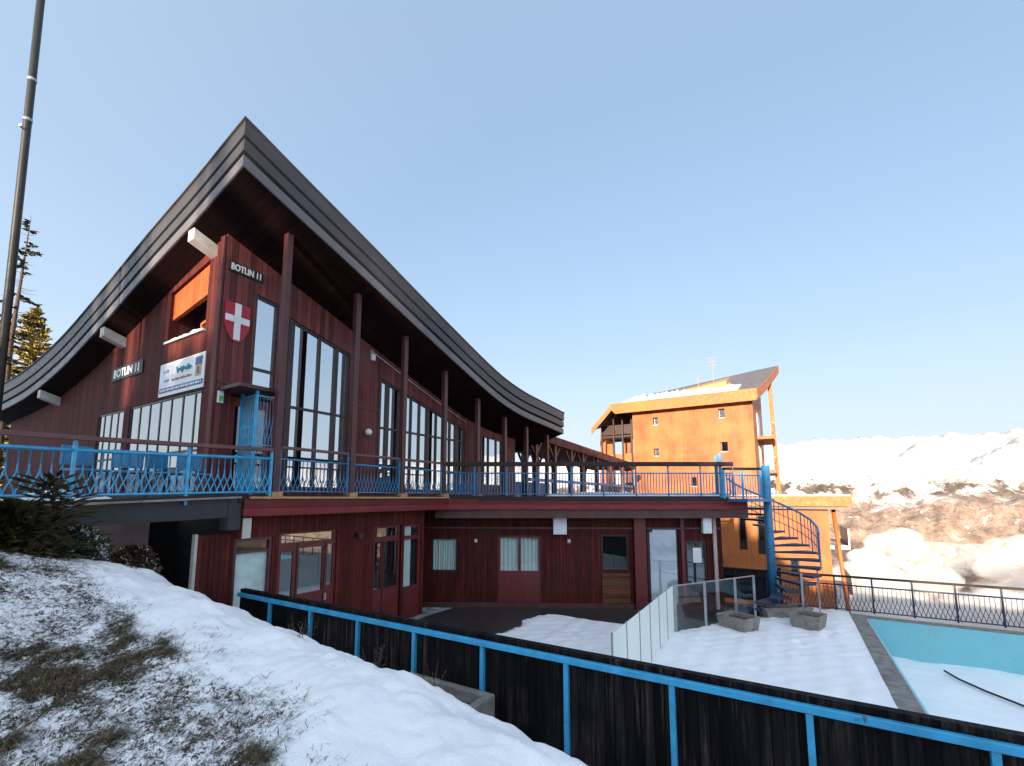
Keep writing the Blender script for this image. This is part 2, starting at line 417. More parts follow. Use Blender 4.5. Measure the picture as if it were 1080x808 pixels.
# --- side wall (left) with a window band and a recessed loft window
rec = (10.66, 12.42, 3.62, soffit(4.7, 10.66)-.22, soffit(4.7, 12.42)-.12)
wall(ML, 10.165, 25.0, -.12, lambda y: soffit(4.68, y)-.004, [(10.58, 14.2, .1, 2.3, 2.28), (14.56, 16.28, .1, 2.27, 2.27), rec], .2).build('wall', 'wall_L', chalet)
window(chalet, ML, 10.58, 14.2, .1, 2.3, 2.28, mull=[(10.9, .04), (11.45, .05), (12.0, .04), (12.55, .05), (13.1, .04), (13.65, .05)], trans=[1.0], pane='pane_side', depth=-.06, fd=.04, fw=.05)
window(chalet, ML, 14.56, 16.28, .1, 2.27, mull=[(15.0, .04), (15.45, .05), (15.9, .04)], trans=[1.0], pane='pane_side', depth=-.06, fd=.04, fw=.05)
# loft recess
rb = MB(ML); a, b = rec[0], rec[1]
rb.box(a, b, -.62, -.6, 3.2, 6.0); rb.box(a-.02, a-.004, -.6, -.2, 3.2, 6.0); rb.box(b+.004, b+.02, -.6, -.2, 3.2, 6.0)
rb.box(a, b, -.6, -.2, 3.56, 3.61); rb.build('loft_recess', 'brown', chalet)
zt = lambda u: rec[3]+(rec[4]-rec[3])*(u-a)/(b-a)
MB(ML).poly([(a+.02, zt(a+.02)-.72), (b-.02, zt(b)-.66), (b-.02, zt(b)-.02), (a+.02, zt(a+.02)-.02)], -.14, -.06).build('lintel_panel', 'orange_lit', chalet)
lw = window(chalet, ML, a+.03, b-.55, 3.64, zt(a)-.86, zt(b-.55)-.82, mull=[(a+.45, .09)], depth=-.5, frame='orange_f', pane='pane_side')
MB(ML).box(a-.03, b+.05, -.58, .06, 3.60, 3.645).build('window_sill', 'beam', chalet)
lump_strip(lambda u, n, z: ML(u, n-.04, z), a, b, -.07, .09, 3.644, .11, 40, 6, 4).build('sill_snow', 'snow', chalet, smooth=True)
# --- long front wall behind the columns
wins = [(5.38, 5.92, 2.40, 4.56, 4.5), (6.13, 8.0, .2, 4.32, 3.88), (9.1, 13.15, .2, 3.47, 2.5), (14.2, 15.72, .45, 2.42, 2.34)]
door_op = (4.98, 5.9, -.12, 2.2, 2.2)
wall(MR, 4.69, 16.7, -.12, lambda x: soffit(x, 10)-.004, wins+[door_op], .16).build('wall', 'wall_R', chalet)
window(chalet, MR, *wins[0][:4], wins[0][4], trans=[2.86], fw=.05)
window(chalet, MR, *wins[1][:4], wins[1][4], mull=[(6.3, .14), (7.07, .07), (7.58, .12), (7.84, .05)], trans=[2.15])
window(chalet, MR, *wins[2][:4], wins[2][4], mull=[(9.42, .13), (9.9, .06), 10.42, (10.8, .06), (11.2, .14), 11.62, (12.0, .06), 12.35, (12.7, .13)], trans=[2.02])
window(chalet, MR, *wins[3][:4], wins[3][4], mull=[(14.75, .05), (15.3, .05)])
# seams and trims of the cladding
for q_ in ((4.70, 5.3, .003, .018, 2.38, 2.43), (8.06, 9.06, .003, .016, 2.48, 2.53), (13.2, 14.15, .003, .016, 2.1, 2.14)):
    MB(MR).box(*q_).build('cladding_trim', 'brown', chalet)
for u in (8.04, 9.06, 13.2, 14.14): MB(MR).box(u-.02, u+.02, .004, .02, 0, soffit(u, 10)-.3).build('cladding_trim', 'brown', chalet)
MB(ML).box(10.0, 10.16, .003, .05, -.1, soffit(4.68, 10.16)-.02).build('corner_board', 'wall_R', chalet)
# entrance door and canopy
dr = MB(MR).box(5.0, 5.88, -.12, -.06, -.05, 2.16).build('door', 'redpaint', chalet)
MB(MR).box(5.12, 5.76, -.058, -.05, .2, 1.95).build('pane', 'pane_dark', dr)
MB().box(4.72, 5.62, 9.16, 9.98, 2.20, 2.28).build('canopy', 'brown', chalet, bevel=.01)
# inside: dark floor and ceiling block so that rooms stay dark
MB().box(4.95, 16.5, 10.3, 24.8, .0, .02).build('inner_floor', 'black', chalet)
MB().raw([(16.7, 10, -.1), (16.7, 25, -.1), (16.7, 25, soffit(16.7, 25)), (16.7, 10, soffit(16.7, 10))], [(0, 1, 2, 3)]).build('end_wall', 'wall_L', chalet)
# --- columns
for i, x in enumerate((5.45, 7.34, 9.02, 10.77, 12.53, 14.26, 15.9, 17.74)):
    w = .07
    c = MB().box(x-w, x+w, 9-w, 9+w, .12, soffit(x, 9)-.003).build('column', 'column', chalet, bevel=.008)
    if i < 5: MB().box(x-.115, x+.115, 8.86, 9.1, .0, .12).build('column_base', 'tan', c, bevel=.006)
    else: MB().box(x-.1, x+.1, 8.9, 9.1, .06, .12).build('column_base', 'brown', c)
# --- deck slab and fascia boards
MB().slab([(4.72, 8.9), (10.95, 8.9), (11.4, 8.27), (15.45, 1.62), (17.4, 2.9), (21.5, 9.6), (34, 9.6), (34, 13.4), (16.75, 13.4), (16.75, 9.98), (4.72, 9.98)], -.1, .05).build('deck', 'handrail_dark', chalet)
fe = MB().box(4.9, 10.9, 8.84, 8.895, -.02, .025)
fe.build('deck_edge', 'tan', chalet)
fb = MB().box(4.8, 7.05, 8.86, 8.94, -.36, -.03); fb.box(7.055, 10.95, 8.87, 8.95, -.35, -.035)
fb.build('fascia_board', 'fascia_red', chalet)
fr = MB(MT).box(-.2, 8.35, -.1, -.03, -.36, -.1); fr.build('fascia_board', 'fascia_red', chalet)
fi = MB(); fi.bar((10.93, 8.90, -.2), (11.46, 8.16, -.2), .08, .33); fi.build('fascia_board', 'fascia_red', chalet)
MB(MT).box(-1.2, 8.4, -.24, -.102, -.62, -.3).build('soffit_board', 'brown', chalet)
# snow lying on the edge of the open terrace
lump_strip(MT, 2.2, 8.3, -1.3, -.06, .05, .16).build('deck_snow', 'snow', chalet, smooth=True)
# --- lower storey, left part
lw_ops = [(4.85, 5.62, -2.5, -.79, -.79), (5.75, 7.2, -3.3, -.74, -.74), (8.32, 9.28, -3.3, -.74, -.74), (9.38, 10.1, -3.3, -.74, -.74)]
wall(MLL, 4.75, 10.2, -3.4, -.1, lw_ops, .15).build('lower_wall', 'low_L', chalet)
w = window(chalet, MLL, 4.85, 5.62, -2.5, -.79, trans=[-1.06], frame='frame_brown', pane='clear')
MB(MLL).box(4.88, 5.6, -.125, -.115, -2.5, -1.06).build('blind', 'film', w); MB(MLL).box(4.86, 5.61, -.35, -.34, -2.5, -.8).build('dark_room', 'film', w)
def glazed_door(u0, u1, z0, z1, gl, pane='pane_dark', curtain=None, zlow=-2.2):
    """timber door set with real openings for its lights"""
    d = wall(lambda u, n, z: MLL(u, n-.05, z), u0, u1, z0, z1, [(a, b, c, e, e) for a, b, c, e in gl], .05).build('door', 'redpaint', chalet)
    pn = MB(MLL)
    for a, b, c, e in gl: pn.box(a-.02, b+.02, -.085, -.075, c-.02, e+.02)
    pn.build('pane', pane, d)
    return d
d = glazed_door(5.75, 7.2, -3.3, -.74, [(5.83, 7.1, -.96, -.78), (5.84, 6.12, -2.1, -1.14), (6.26, 6.86, -2.08, -1.1), (6.98, 7.13, -2.0, -1.06)], 'pane_side')
MB(MLL).box(6.2, 6.215, -.045, -.03, -3.2, -1.0).box(6.9, 6.915, -.045, -.03, -3.2, -1.0).build('door_joint', 'frame', d)
MB(MLL).box(6.9, 6.94, -.04, .02, -2.3, -2.16).build('handle', 'galv', d)
d = glazed_door(8.32, 9.28, -3.3, -.74, [(8.4, 9.2, -1.02, -.8), (8.4, 8.62, -2.35, -1.15), (8.72, 9.2, -2.35, -1.15)])
MB(MLL).box(8.66, 8.675, -.045, -.03, -3.2, -1.1).build('door_joint', 'frame', d)
d = glazed_door(9.38, 10.1, -3.3, -.74, [(9.45, 10.0, -1.06, -.8), (9.45, 10.0, -2.45, -1.16)], 'clear')
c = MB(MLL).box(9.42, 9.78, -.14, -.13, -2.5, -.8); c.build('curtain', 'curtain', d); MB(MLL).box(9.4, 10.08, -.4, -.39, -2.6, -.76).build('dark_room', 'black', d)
MB().raw([(10.19, 9.27, -3.4), (10.9, 10.6, -3.4), (10.9, 10.6, -.1), (10.19, 9.27, -.1)], [(0, 1, 2, 3)]).build('return_wall', 'low_F', chalet)
MB(lambda u, n, z: Vector((u, 9.2-n, z))).box(4.72, 10.25, .005, .03, -3.42, -3.3).build('plinth', 'concrete', chalet)
MB().box(4.18, 4.74, 9.16, 9.24, -3.0, -.68).build('screen_panel', 'low_L', chalet)
MB().box(4.13, 4.18, 9.15, 9.25, -3.0, -.66).build('panel_edge', 'beam', chalet)
# block painted black as the dark void below the side wing, rear wall
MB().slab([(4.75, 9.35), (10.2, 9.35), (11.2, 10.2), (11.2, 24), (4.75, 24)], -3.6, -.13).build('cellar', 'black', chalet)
# --- lower storey, front part
f_ops = [(-.94, -.1, -2.33, -1.27, -1.27), (1.2, 2.55, -3.38, -1.2, -1.2), (4.47, 5.3, -2.26, -1.17, -1.17), (5.9, 6.86, -3.38, -.96, -.96), (7.08, 7.72, -2.72, -1.34, -1.34)]
wall(MF, -1.75, 8.2, -3.42, -.3, f_ops, .15).build('lower_wall', 'low_F', chalet)
w = window(chalet, MF, -.94, -.1, -2.33, -1.27, pane='clear', frame='frame', fw=.05, curtain=[(-.9, -.14, -2.3, -1.3)])
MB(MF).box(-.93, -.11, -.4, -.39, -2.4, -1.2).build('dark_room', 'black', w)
dd = wall(lambda u, n, z: MF(u, n-.05, z), 1.2, 2.55, -3.38, -1.2, [(1.27, 1.83, -2.3, -1.27, -1.27), (1.92, 2.48, -2.3, -1.27, -1.27)], .05).build('door', 'redpaint', chalet)
MB(MF).box(1.25, 2.5, -.09, -.08, -2.32, -1.25).build('pane', 'clear', dd)
MB(MF).box(1.868, 1.882, -.048, -.035, -3.36, -1.25).box(1.3, 1.8, -.05, -.036, -3.2, -2.42).box(1.95, 2.45, -.05, -.036, -3.2, -2.42).build('door_panel', 'redpaint', dd)
c = MB(); vs = []; fs = []
for i in range(101):
    u = 1.24+1.27*i/100; n = -.16+.03*math.sin(i*.62)+.012*math.sin(i*1.4)
    vs += [MF(u, n, -2.34), MF(u, n, -1.22)]
    if i: fs.append((2*i-2, 2*i, 2*i+1, 2*i-1))
c.raw(vs, fs).build('curtain', 'curtain', dd, fix=False, smooth=True)
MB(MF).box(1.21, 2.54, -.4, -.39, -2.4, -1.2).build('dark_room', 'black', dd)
window(chalet, MF, 4.47, 5.3, -2.26, -1.17, pane='pane_dark', fw=.045)
MB(MF).box(4.46, 5.32, .004, .03, -3.25, -2.34).build('lap_boarding', 'brick', chalet)
MB(MF).box(5.46, 5.82, .003, .16, -3.42, -.4).build('pillar', 'redpaint', chalet, bevel=.01)
wd = MB(MF).box(5.9, 6.86, -.1, -.05, -3.38, -.96).build('door', 'frame', chalet)
MB(MF).box(5.98, 6.8, -.048, -.035, -3.3, -1.0).build('pane', 'frost_door', wd)
MB(MF).box(5.92, 6.06, -.045, .0, -1.08, -.97).build('door_closer', 'signblack', wd)
w = window(chalet, MF, 7.08, 7.72, -2.72, -1.34, pane='pane_dark', fw=.05)
MB(MF).box(7.32, 7.58, -.074, -.07, -2.02, -1.56).build('notice', 'white', w)
MB(MF).box(7.92, 8.02, .004, .07, -3.42, -.5).build('downpipe', 'concrete_pink', chalet)
MB(MF).box(6.93, 7.03, .003, .05, -3.42, -.5).build('door_post', 'redpaint', chalet)
MB(MF).box(-1.14, 8.2, .004, .03, -3.42, -3.26).build('plinth', 'brown', chalet)
MB(MF).box(-1.14, 8.2, .004, .05, -.98, -.93).build('cladding_trim', 'brown', chalet)
# end return of the front part
MB().raw([MF(8.2, 0, -3.42), MF(8.2, -2.6, -3.42), MF(8.2, -2.6, -.1), MF(8.2, 0, -.1)], [(0, 1, 2, 3)]).build('return_wall', 'low_F', chalet)
MB().raw([MF(8.2, -2.6, -3.42), MF(3, -6.5, -3.42), MF(3, -6.5, -.1), MF(8.2, -2.6, -.1)], [(0, 1, 2, 3)]).build('return_wall', 'low_F', chalet)

# ---- fittings on the chalet (each hangs on it, so top level)
def text_mesh(txt, size, Mf, u, n, z, name, mat, parent, bold=0, sx=1, wid=None):
    cu = bpy.data.curves.new('t', 'FONT'); cu.body = txt; cu.size = size; cu.extrude = .004; cu.offset = bold; cu.align_x = 'CENTER'; cu.align_y = 'CENTER'
    to = bpy.data.objects.new('t', cu); COL.objects.link(to)
    dg = bpy.context.evaluated_depsgraph_get(); me = to.evaluated_get(dg).to_mesh()
    if wid: 
        w = max(v.co.x for v in me.vertices)-min(v.co.x for v in me.vertices); sx = wid/w
    mb = MB(); mb.raw([Mf(u+v.co.x*sx*(-1 if Mf is ML else 1), n+v.co.z, z+v.co.y) for v in me.vertices], [tuple(p.vertices) for p in me.polygons])
    to.evaluated_get(dg).to_mesh_clear(); bpy.data.objects.remove(to); bpy.data.curves.remove(cu)
    return mb.build(name, mat, parent)
s = thing('name_sign', 'black name sign with white letters on the corner panel above the red shield', 'sign', MR(5.1, .02, 4.84))
MB(MR).box(4.74, 5.5, .003, .03, 4.85, 5.07).build('board', 'signblack', s, bevel=.005)
text_mesh('BOTLIN 11', .2, MR, 5.12, .034, 4.955, 'lettering', 'white', s, .006, wid=.64)
s = thing('name_sign', 'black name sign with white letters on the shaded side wall left of the banner', 'sign', (4.66, 14.5, 3.08))
MB(ML).box(13.62, 15.5, .003, .03, 3.1, 3.46).build('board', 'signblack', s, bevel=.005)
text_mesh('BOTLIN 11', .3, ML, 14.56, .034, 3.27, 'lettering', 'white', s, .008, wid=1.55)
s = thing('shield_emblem', 'red shield with a white cross on the wall near the chalet corner', 'emblem', MR(5.0, .02, 3.3))
def shield(w, h, zt_, uc, inset=0):
    pts = []
    for i in range(25):
        t = i/24; u = -w/2+w*t
        pts.append((uc+u, zt_-h+h*.42*(abs(2*t-1)**2.2)))
    return [(uc-w/2, zt_)]+pts+[(uc+w/2, zt_)]
MB(MR).poly(shield(.52, .86, 4.17, 4.99), .003, .035).build('shield', 'red', s)
MB(MR).box(4.925, 5.055, .037, .05, 3.36, 4.168).box(4.74, 4.924, .037, .05, 3.74, 3.88).box(5.056, 5.245, .037, .05, 3.74, 3.88).build('cross', 'white', s)
s = thing('banner', 'white banner with faint script and a blue and gold crest above the side windows', 'banner', (4.66, 11.55, 2.33))
MB(ML).box(10.5, 12.6, .003, .02, 2.34, 3.12).build('sheet', 'white', s)
MB(ML).box(10.53, 12.56, .022, .026, 2.42, 2.53).build('blue_band', 'inkblue', s)
tx = MB(ML)
for i in range(26):
    u = 10.6+i*.074; tx.box(u, u+.03+.02*(i % 3), .028, .031, 2.45, 2.5)
tx.build('small_print', 'white', s)
def scribble(u0, u1, zc, amp, mat, name, k=60, r=.012, seed=0):
    pts = [ML(u0+(u1-u0)*i/k, .03, zc+amp*math.sin(i*.9+seed)*(.6+.4*math.sin(i*.37+seed))) for i in range(k+1)]
    MB().tube(pts, r, 5).build(name, mat, s)
scribble(11.75, 11.05, 2.88, .075, 'teal', 'script', 46, .016, 1)
scribble(11.95, 11.02, 2.68, .03, 'inkred', 'script', 60, .009, 2)
scribble(12.35, 12.1, 2.7, .03, 'pale_ink', 'script', 26, .012, 3); scribble(12.4, 12.12, 2.92, .05, 'pale_ink', 'script', 20, .009, 3)
MB(ML).box(10.63, 10.87, .022, .03, 2.62, 2.86).build('crest', 'gold', s); MB(ML).box(10.61, 10.89, .022, .03, 2.862, 3.04).build('crest', 'inkblue', s)
MB(ML).box(10.7, 10.8, .031, .034, 2.66, 2.82).build('crest', 'inkblue', s)
s = thing('exit_light', 'small white and green emergency light beside the entrance recess', 'light', MR(4.85, .03, 2.0))
MB(MR).box(4.71, 4.82, .003, .06, 1.95, 2.2).build('housing', 'white', s, bevel=.008); MB(MR).box(4.725, 4.805, .062, .068, 1.98, 2.1).build('green_cover', 'green', s)
s = thing('globe_lamp', 'round white lamp on the plain panel between the tall windows', 'lamp', MR(8.62, .02, 1.7))
MB(MR).box(8.56, 8.68, .003, .03, 1.74, 1.88).build('back_plate', 'galv', s); MB().ball(MR(8.62, .1, 1.81), .095, 3).build('globe', 'white', s, smooth=True)
s = thing('flood_lamp', 'small flood lamp at the end of a conduit high under the roof', 'lamp', MR(8.7, .02, 3.9))
MB(MR).box(8.66, 8.76, .003, .03, 4.05, 4.2).build('back_plate', 'galv', s); MB(MR).box(8.65, 8.76, .03, .12, 3.88, 4.06).build('lamp_head', 'white', s, bevel=.01)
MB().tube([MR(8.71, .04, 4.06), MR(8.71, .04, soffit(8.71, 10)-.16)]+[MR(8.8+i*.55, .04, soffit(8.8+i*.55, 10)-.17) for i in range(9)], .014, 6).build('conduit', 'beam', s, smooth=True)
for u, lab in ((.49, 'small bulkhead lamp between the curtained window and the double door'), (3.44, 'small bulkhead lamp below the white box on the lower wall')):
    s = thing('wall_lamp', lab, 'lamp', MF(u, .02, -1.42), 'bulkhead lamps on the lower wall')
    MB(MF).box(u-.05, u+.05, .003, .04, -1.42, -1.3).build('back_plate', 'galv', s); MB().ball(MF(u, .075, -1.36), .045, 2).build('bulb_cover', 'white', s, smooth=True)
for (u0, u1, z0, z1, lab) in ((2.94, 3.36, -1.14, -.6, 'white metal box hung under the terrace edge beside the double door'), (7.56, 7.83, -1.1, -.58, 'narrow white box above the window with the paper notice')):
    s = thing('service_box', lab, 'box', MF((u0+u1)/2, .02, z0), 'white service boxes on the lower wall')
    MB(MF).box(u0, u1, .055, .24, z0, z1).build('casing', 'white', s, bevel=.015); MB(MF).box(u0+.04, u1-.04, .242, .248, z0+.05, z1-.05).build('cover', 'white', s)
s = tag(MB(MLL).box(4.84, 5.0, .24, .27, -.77, -.39).build('wall_plate', 'beam', base=MLL(4.9, .25, -.77)), 'weathered white plate at the left end of the red fascia board', 'plate')
s = thing('alarm_horn', 'small dark horn on the boards between the two glazed doors', 'horn', MLL(7.75, .02, -.95))
MB(MLL).box(7.7, 7.82, .003, .05, -.98, -.84).build('bracket', 'signblack', s)
MB().tube([MLL(7.76, .05, -.9), MLL(7.76, .16, -.93)], [.03, .075], 10).build('horn', 'brown', s)

# ================================================================== RAILINGS
def lattice(mb, P, Q, zb, zt, sp, r=.009, n=9):
    """bars that part into two curves and cross their neighbours"""
    P, Q = Vector(P), Vector(Q); D = Q-P; ln = D.length; k = max(2, int(round(ln/sp))); sp = ln/k; d = D/ln
    for i in range(k+1):
        c = P+d*sp*i
        for sg in (-1, 1):
            if (i == 0 and sg < 0) or (i == k and sg > 0): continue
            pts = []
            for j in range(n+1):
                t = j/n; z = zt+(zb-zt)*t; x = 0 if t < .44 else ((t-.44)/.56)
                x = x*x*(3-2*x)
                p = c+d*sg*sp*x; pts.append((p.x, p.y, z+(Q.z-P.z)*min(max((sp*i+sg*sp*x)/ln, 0), 1)))
            mb.tube(pts, r, 4, cap=False)
def railing(name, label, pts, posts, z0, zr, zh, mat, hmat, loc, sp=.14, group=None, hw=(.12, .06), prail=.018, postlow=None, style='lattice', prad=.022, r=.009):
    """pts: polyline of base points; posts: list of distances 0..1 per segment"""
    t = thing(name, label, 'railing', loc, group)
    pn = MB(); hr = MB()
    for (p, q) in zip(pts, pts[1:]):
        p, q = Vector(p), Vector(q); d = (q-p).normalized()
        off = Vector((0, 0, 1))
        pn.tube([p+off*z0, q+off*z0], prail, 6); pn.tube([p+off*zr, q+off*zr], prail*1.3, 6)
        if style == 'lattice': lattice(pn, p, q, z0+p.z, zr+p.z, sp, r)
        else:
            k = int((q-p).length/sp)
            for i in range(1, k):
                c = p+(q-p)*i/k; pn.tube([c+off*z0, c+off*zr], r, 4, cap=False)
        hr.bar(p+off*zh, q+off*zh, hw[0], hw[1])
        k = max(1, int(round((q-p).length/posts)))
        for i in range(k+1):
            if i == k and q != Vector(pts[-1]): continue
            c = p+(q-p)*i/k
            MB().bar(c+off*(postlow if postlow is not None else z0-.05), c+off*(zh-hw[1]/2), prad*2).build('post', mat, t)
    pn.build('balustrade', mat, t, fix=False, smooth=True); hr.build('handrail', hmat, t, bevel=.008)
    return t
railing('walkway_railing', 'bright blue lattice railing with a brown handrail along the left footbridge', [(1.1, 8.86, -.05), (2.33, 8.88, -.03), (5.3, 8.9, .06)], 1.2, .06, .72, .9, 'blue', 'handrail', (1.1, 8.86, -.1), .112, hw=(.13, .07), postlow=-.14, r=.0105, prail=.024)
gx = (5.45, 7.34, 9.02, 10.77, 12.53)
for i in range(4):
    a_, b_ = gx[i]+.09, gx[i+1]-.09
    lab = ['blue lattice railing before the tall window, nearest the corner column', 'blue lattice railing before the plain red panel with the globe lamp', 'blue lattice railing before the left half of the wide window', 'blue lattice railing before the right half of the wide window'][i]
    railing('gallery_railing', lab, [(a_, 9.0, .06), (b_, 9.0, .06)], 3, .07, .74, .98, 'blue_dark', 'handrail', (a_, 9.0, .06), .11, 'blue railings between the gallery columns', hw=(.09, .06), r=.010)
railing('terrace_railing', 'long blue railing with a thick dark top beam along the open terrace', [tuple(MT(-1.0, -.02, .05)), tuple(MT(7.95, -.02, .05))], 1.02, .06, .7, .98, 'blue_dark', 'handrail_dark', tuple(MT(-1.0, 0, .05)), .09, hw=(.16, .13), style='bars', r=.014)
# dark blue chairs / boxes seen behind the railing
def stool(loc, rz, label):
    t = thing('terrace_chair', label, 'chair', loc, 'blue chairs kept on the walkway'); x, y, z = loc
    c, s_ = math.cos(rz), math.sin(rz)
    def Mx(u, n, zz): return Vector((x+u*c-n*s_, y+u*s_+n*c, z+zz))
    MB(Mx).box(-.22, .22, -.22, .22, .42, .46).build('seat', 'blue_dark', t, bevel=.01)
    MB(Mx).box(-.22, .22, .2, .24, .52, .84).build('backrest', 'blue_dark', t, bevel=.01)
    for u in (-.19, .19):
        for n in (-.19, .22):
            MB(Mx).box(u-.015, u+.015, n-.015, n+.015, 0, .42 if n < 0 else .56).build('leg', 'blue_navy', t)
for k, (x, y, rz) in enumerate(((2.7, 9.7, .3), (3.3, 9.8, -.2), (3.85, 9.7, .5), (4.3, 9.75, 0))):
    stool((x, y, .0), rz, ['blue chair farthest left behind the footbridge railing', 'second blue chair from the left behind the footbridge railing', 'third blue chair behind the footbridge railing', 'blue chair nearest the building corner behind the footbridge railing'][k])
# entrance cage
s = thing('entrance_grille', 'bright blue barred grille screen beside the entrance under the small canopy', 'grille', (5.3, 9.3, .05))
for p in ((5.14, 9.28), (5.18, 9.9), (5.56, 9.24)):
    MB().bar((*p, .06), (*p, 2.2), .05).build('post', 'blue', s)
def grille(p, q, name, sp=.075):
    mb = MB(); p, q = Vector((*p, 0)), Vector((*q, 0)); lattice(mb, p, q, 1.1, 2.1, sp, .007); lattice(mb, p, q, .1, 1.06, sp, .007)
    for z in (.1, 1.08, 2.1): mb.bar(p+Vector((0, 0, z)), q+Vector((0, 0, z)), .03)
    return mb.build(name, 'blue', s, fix=False)
grille((5.14, 9.28), (5.56, 9.24), 'bars'); grille((5.14, 9.28), (5.18, 9.9), 'bars')
MB().raw([(5.16, 9.31, .1), (5.2, 9.9, .1), (5.2, 9.9, 2.15), (5.16, 9.31, 2.15)], [(0, 1, 2, 3)]).build('pane', 'grille', s)

# ================================================================== FOOTBRIDGE
s = thing('footbridge', 'footbridge with a dark steel edge beam leading to the upper storey', 'bridge', (1.0, 9.3, -.45))
MB().raw([(x, y, z) for x, zt_ in ((.2, -.24), (4.62, -.02)) for y in (8.93, 9.05) for z in (zt_-.26 if x < 1 else zt_-.34, zt_)],
         [(0, 1, 3, 2), (4, 6, 7, 5), (0, 4, 5, 1), (2, 3, 7, 6), (0, 2, 6, 4), (1, 5, 7, 3)]).build('edge_beam', 'steel', s)
MB().raw([(x, y, z) for x, z0 in ((.2, -.2), (4.7, .02)) for y in (8.8, 10.9) for z in (z0, z0+.05)],
         [(0, 1, 3, 2), (4, 6, 7, 5), (0, 4, 5, 1), (2, 3, 7, 6), (0, 2, 6, 4), (1, 5, 7, 3)]).build('deck', 'handrail_dark', s)
MB().bar((.2, 8.79, -.19), (4.7, 8.79, .01), .03, .035).build('deck_edge', 'concrete', s)
MB().box(4.55, 4.78, 8.92, 9.2, -.6, .0).build('bearing', 'steel', s)
lump_strip(lambda u, n, z: Vector((u, 9.2+n, z)), .6, 3.1, -.2, 1.0, -.1, .24, 40, 8, 5).build('snow_heap', 'snow', s, smooth=True)
# retaining wall below the bridge
tag(MB().box(2.7, 4.2, 11.2, 11.5, -3.4, -.3).build('retaining_wall', 'concrete_pink', base=(3.4, 11.3, -3.4)), 'pinkish rendered wall in the gap below the footbridge', 'wall')
tag(MB().slab([(4.2, 11.35), (4.78, 11.35), (4.78, 14), (4.2, 14)], -3.4, -.35).build('void_backing', 'black', base=(4.5, 11.4, -3.4)), 'black slab standing in for the dark void below the side wing', 'wall')  # shade of the void put into a black slab

# ================================================================== FOREGROUND FENCE (boards + blue frame)
s = thing('board_fence', 'long blackened board fence with a bright blue rail and posts across the foreground', 'fence', (4.95, 3, -3.4))
MB().box(4.97, 5.02, -4.2, 9.1, -3.45, -1.775).build('boards', 'charred', s)
MB().box(4.965, 5.06, -4.2, 9.1, -1.772, -1.73).build('cap_board', 'charred', s)
MB().box(4.905, 4.965, -4.2, 9.1, -1.86, -1.792).build('top_rail', 'blue', s, bevel=.006)
k = 0; y = 8.06
while y > -4: 
    MB().box(4.915, 4.967, y-.028, y+.028, -3.45, -1.862).build('post', 'blue', s, bevel=.004); y -= 1.155
# ================================================================== GLASS SCREENS
def glass_screen(name, label, pts, mat, pm, h=1.1, group=None, capm=None, pr=.022, z0=-3.34):
    t = thing(name, label, 'glass screen', (*pts[0], -3.4), group)
    for (p, q) in zip(pts, pts[1:]):
        p, q = Vector((*p, 0)), Vector((*q, 0)); d = (q-p).normalized()
        mb = MB(); a_, b_ = p+d*.03, q-d*.03
        nn = Vector((-d.y, d.x, 0))*.006
        mb.raw([a_-nn+Vector((0, 0, z)) for z in (z0, z0+h)]+[b_-nn+Vector((0, 0, z)) for z in (z0, z0+h)]+[a_+nn+Vector((0, 0, z)) for z in (z0, z0+h)]+[b_+nn+Vector((0, 0, z)) for z in (z0, z0+h)],
               [(0, 2, 3, 1), (4, 5, 7, 6), (0, 1, 5, 4), (2, 6, 7, 3), (1, 3, 7, 5), (0, 4, 6, 2)])
        mb.build('glass_panel', mat, t)
    for p in pts: MB().bar((*p, -3.42), (*p, z0+h+.02), pr*2).build('post', pm, t)
    if capm:
        mb = MB()
        for (p, q) in zip(pts, pts[1:]): mb.bar((*p, z0+h+.012), (*q, z0+h+.012), .03, .025)
        mb.build('top_rail', capm, t)
    return t
glass_screen('frosted_screen', 'row of frosted pale glass panels running towards the fence', [(12.31, 2.70), (11.55, 2.69), (10.75, 2.68), (9.95, 2.67), (9.15, 2.66), (8.3, 2.65), (7.5, 2.64)], 'frost', 'galv', 1.12, pr=.013)
glass_screen('clear_screen', 'low clear glass screen on metal posts between the snowy deck and the stairs', [(12.34, 2.66), (13.32, 2.1), (14.35, 1.47), (15.07, 1.05)], 'clear', 'galv', 1.1, capm='galv', pr=.03)
for k, (x, y, h, lab) in enumerate(((16.15, .47, 1.05, 'metal post standing just right of the spiral stair foot'), (15.0, -.12, 1.35, 'taller metal post rising from the right hand concrete planter'), (16.6, -.55, 1.25, 'metal post against the far railing right of the planters'))):
    t = thing('metal_post', lab, 'post', (x, y, -3.4), 'loose metal posts by the stairs')
    MB().bar((x, y, -3.36), (x, y, -3.4+h), .05).build('shaft', 'galv', t); MB().box(x-.06, x+.06, y-.06, y+.06, -3.405, -3.36).build('foot', 'galv', t)
# planters
def planter(x, y, rz, sx, sy, h, label):
    t = thing('planter', label, 'planter', (x, y, -3.4), 'concrete planters on the snowy deck')
    c, s_ = math.cos(rz), math.sin(rz)
    o = []
    for (k, z) in ((.82, 0), (1.0, h), (.84, h), (.8, h-.1)):
        for (u, v) in ((-1, -1), (1, -1), (1, 1), (-1, 1)):
            # octagon-ish corners cut
            o.append((x+(u*sx*k)*c-(v*sy*k)*s_, y+(u*sx*k)*s_+(v*sy*k)*c, -3.42+z))
    f = [(0, 1, 2, 3)]
    for a_ in range(3):
        for i in range(4): f.append((a_*4+i, a_*4+(i+1) % 4, a_*4+4+(i+1) % 4, a_*4+4+i))
    MB().raw(o, f).build('trough', 'concrete', t, bevel=.02)
    MB().raw(o[12:16], [(0, 1, 2, 3)]).build('soil', 'bark', t)
planter(13.5, 1.35, -.5, .34, .42, .4, 'square concrete planter at the foot of the clear glass screen')
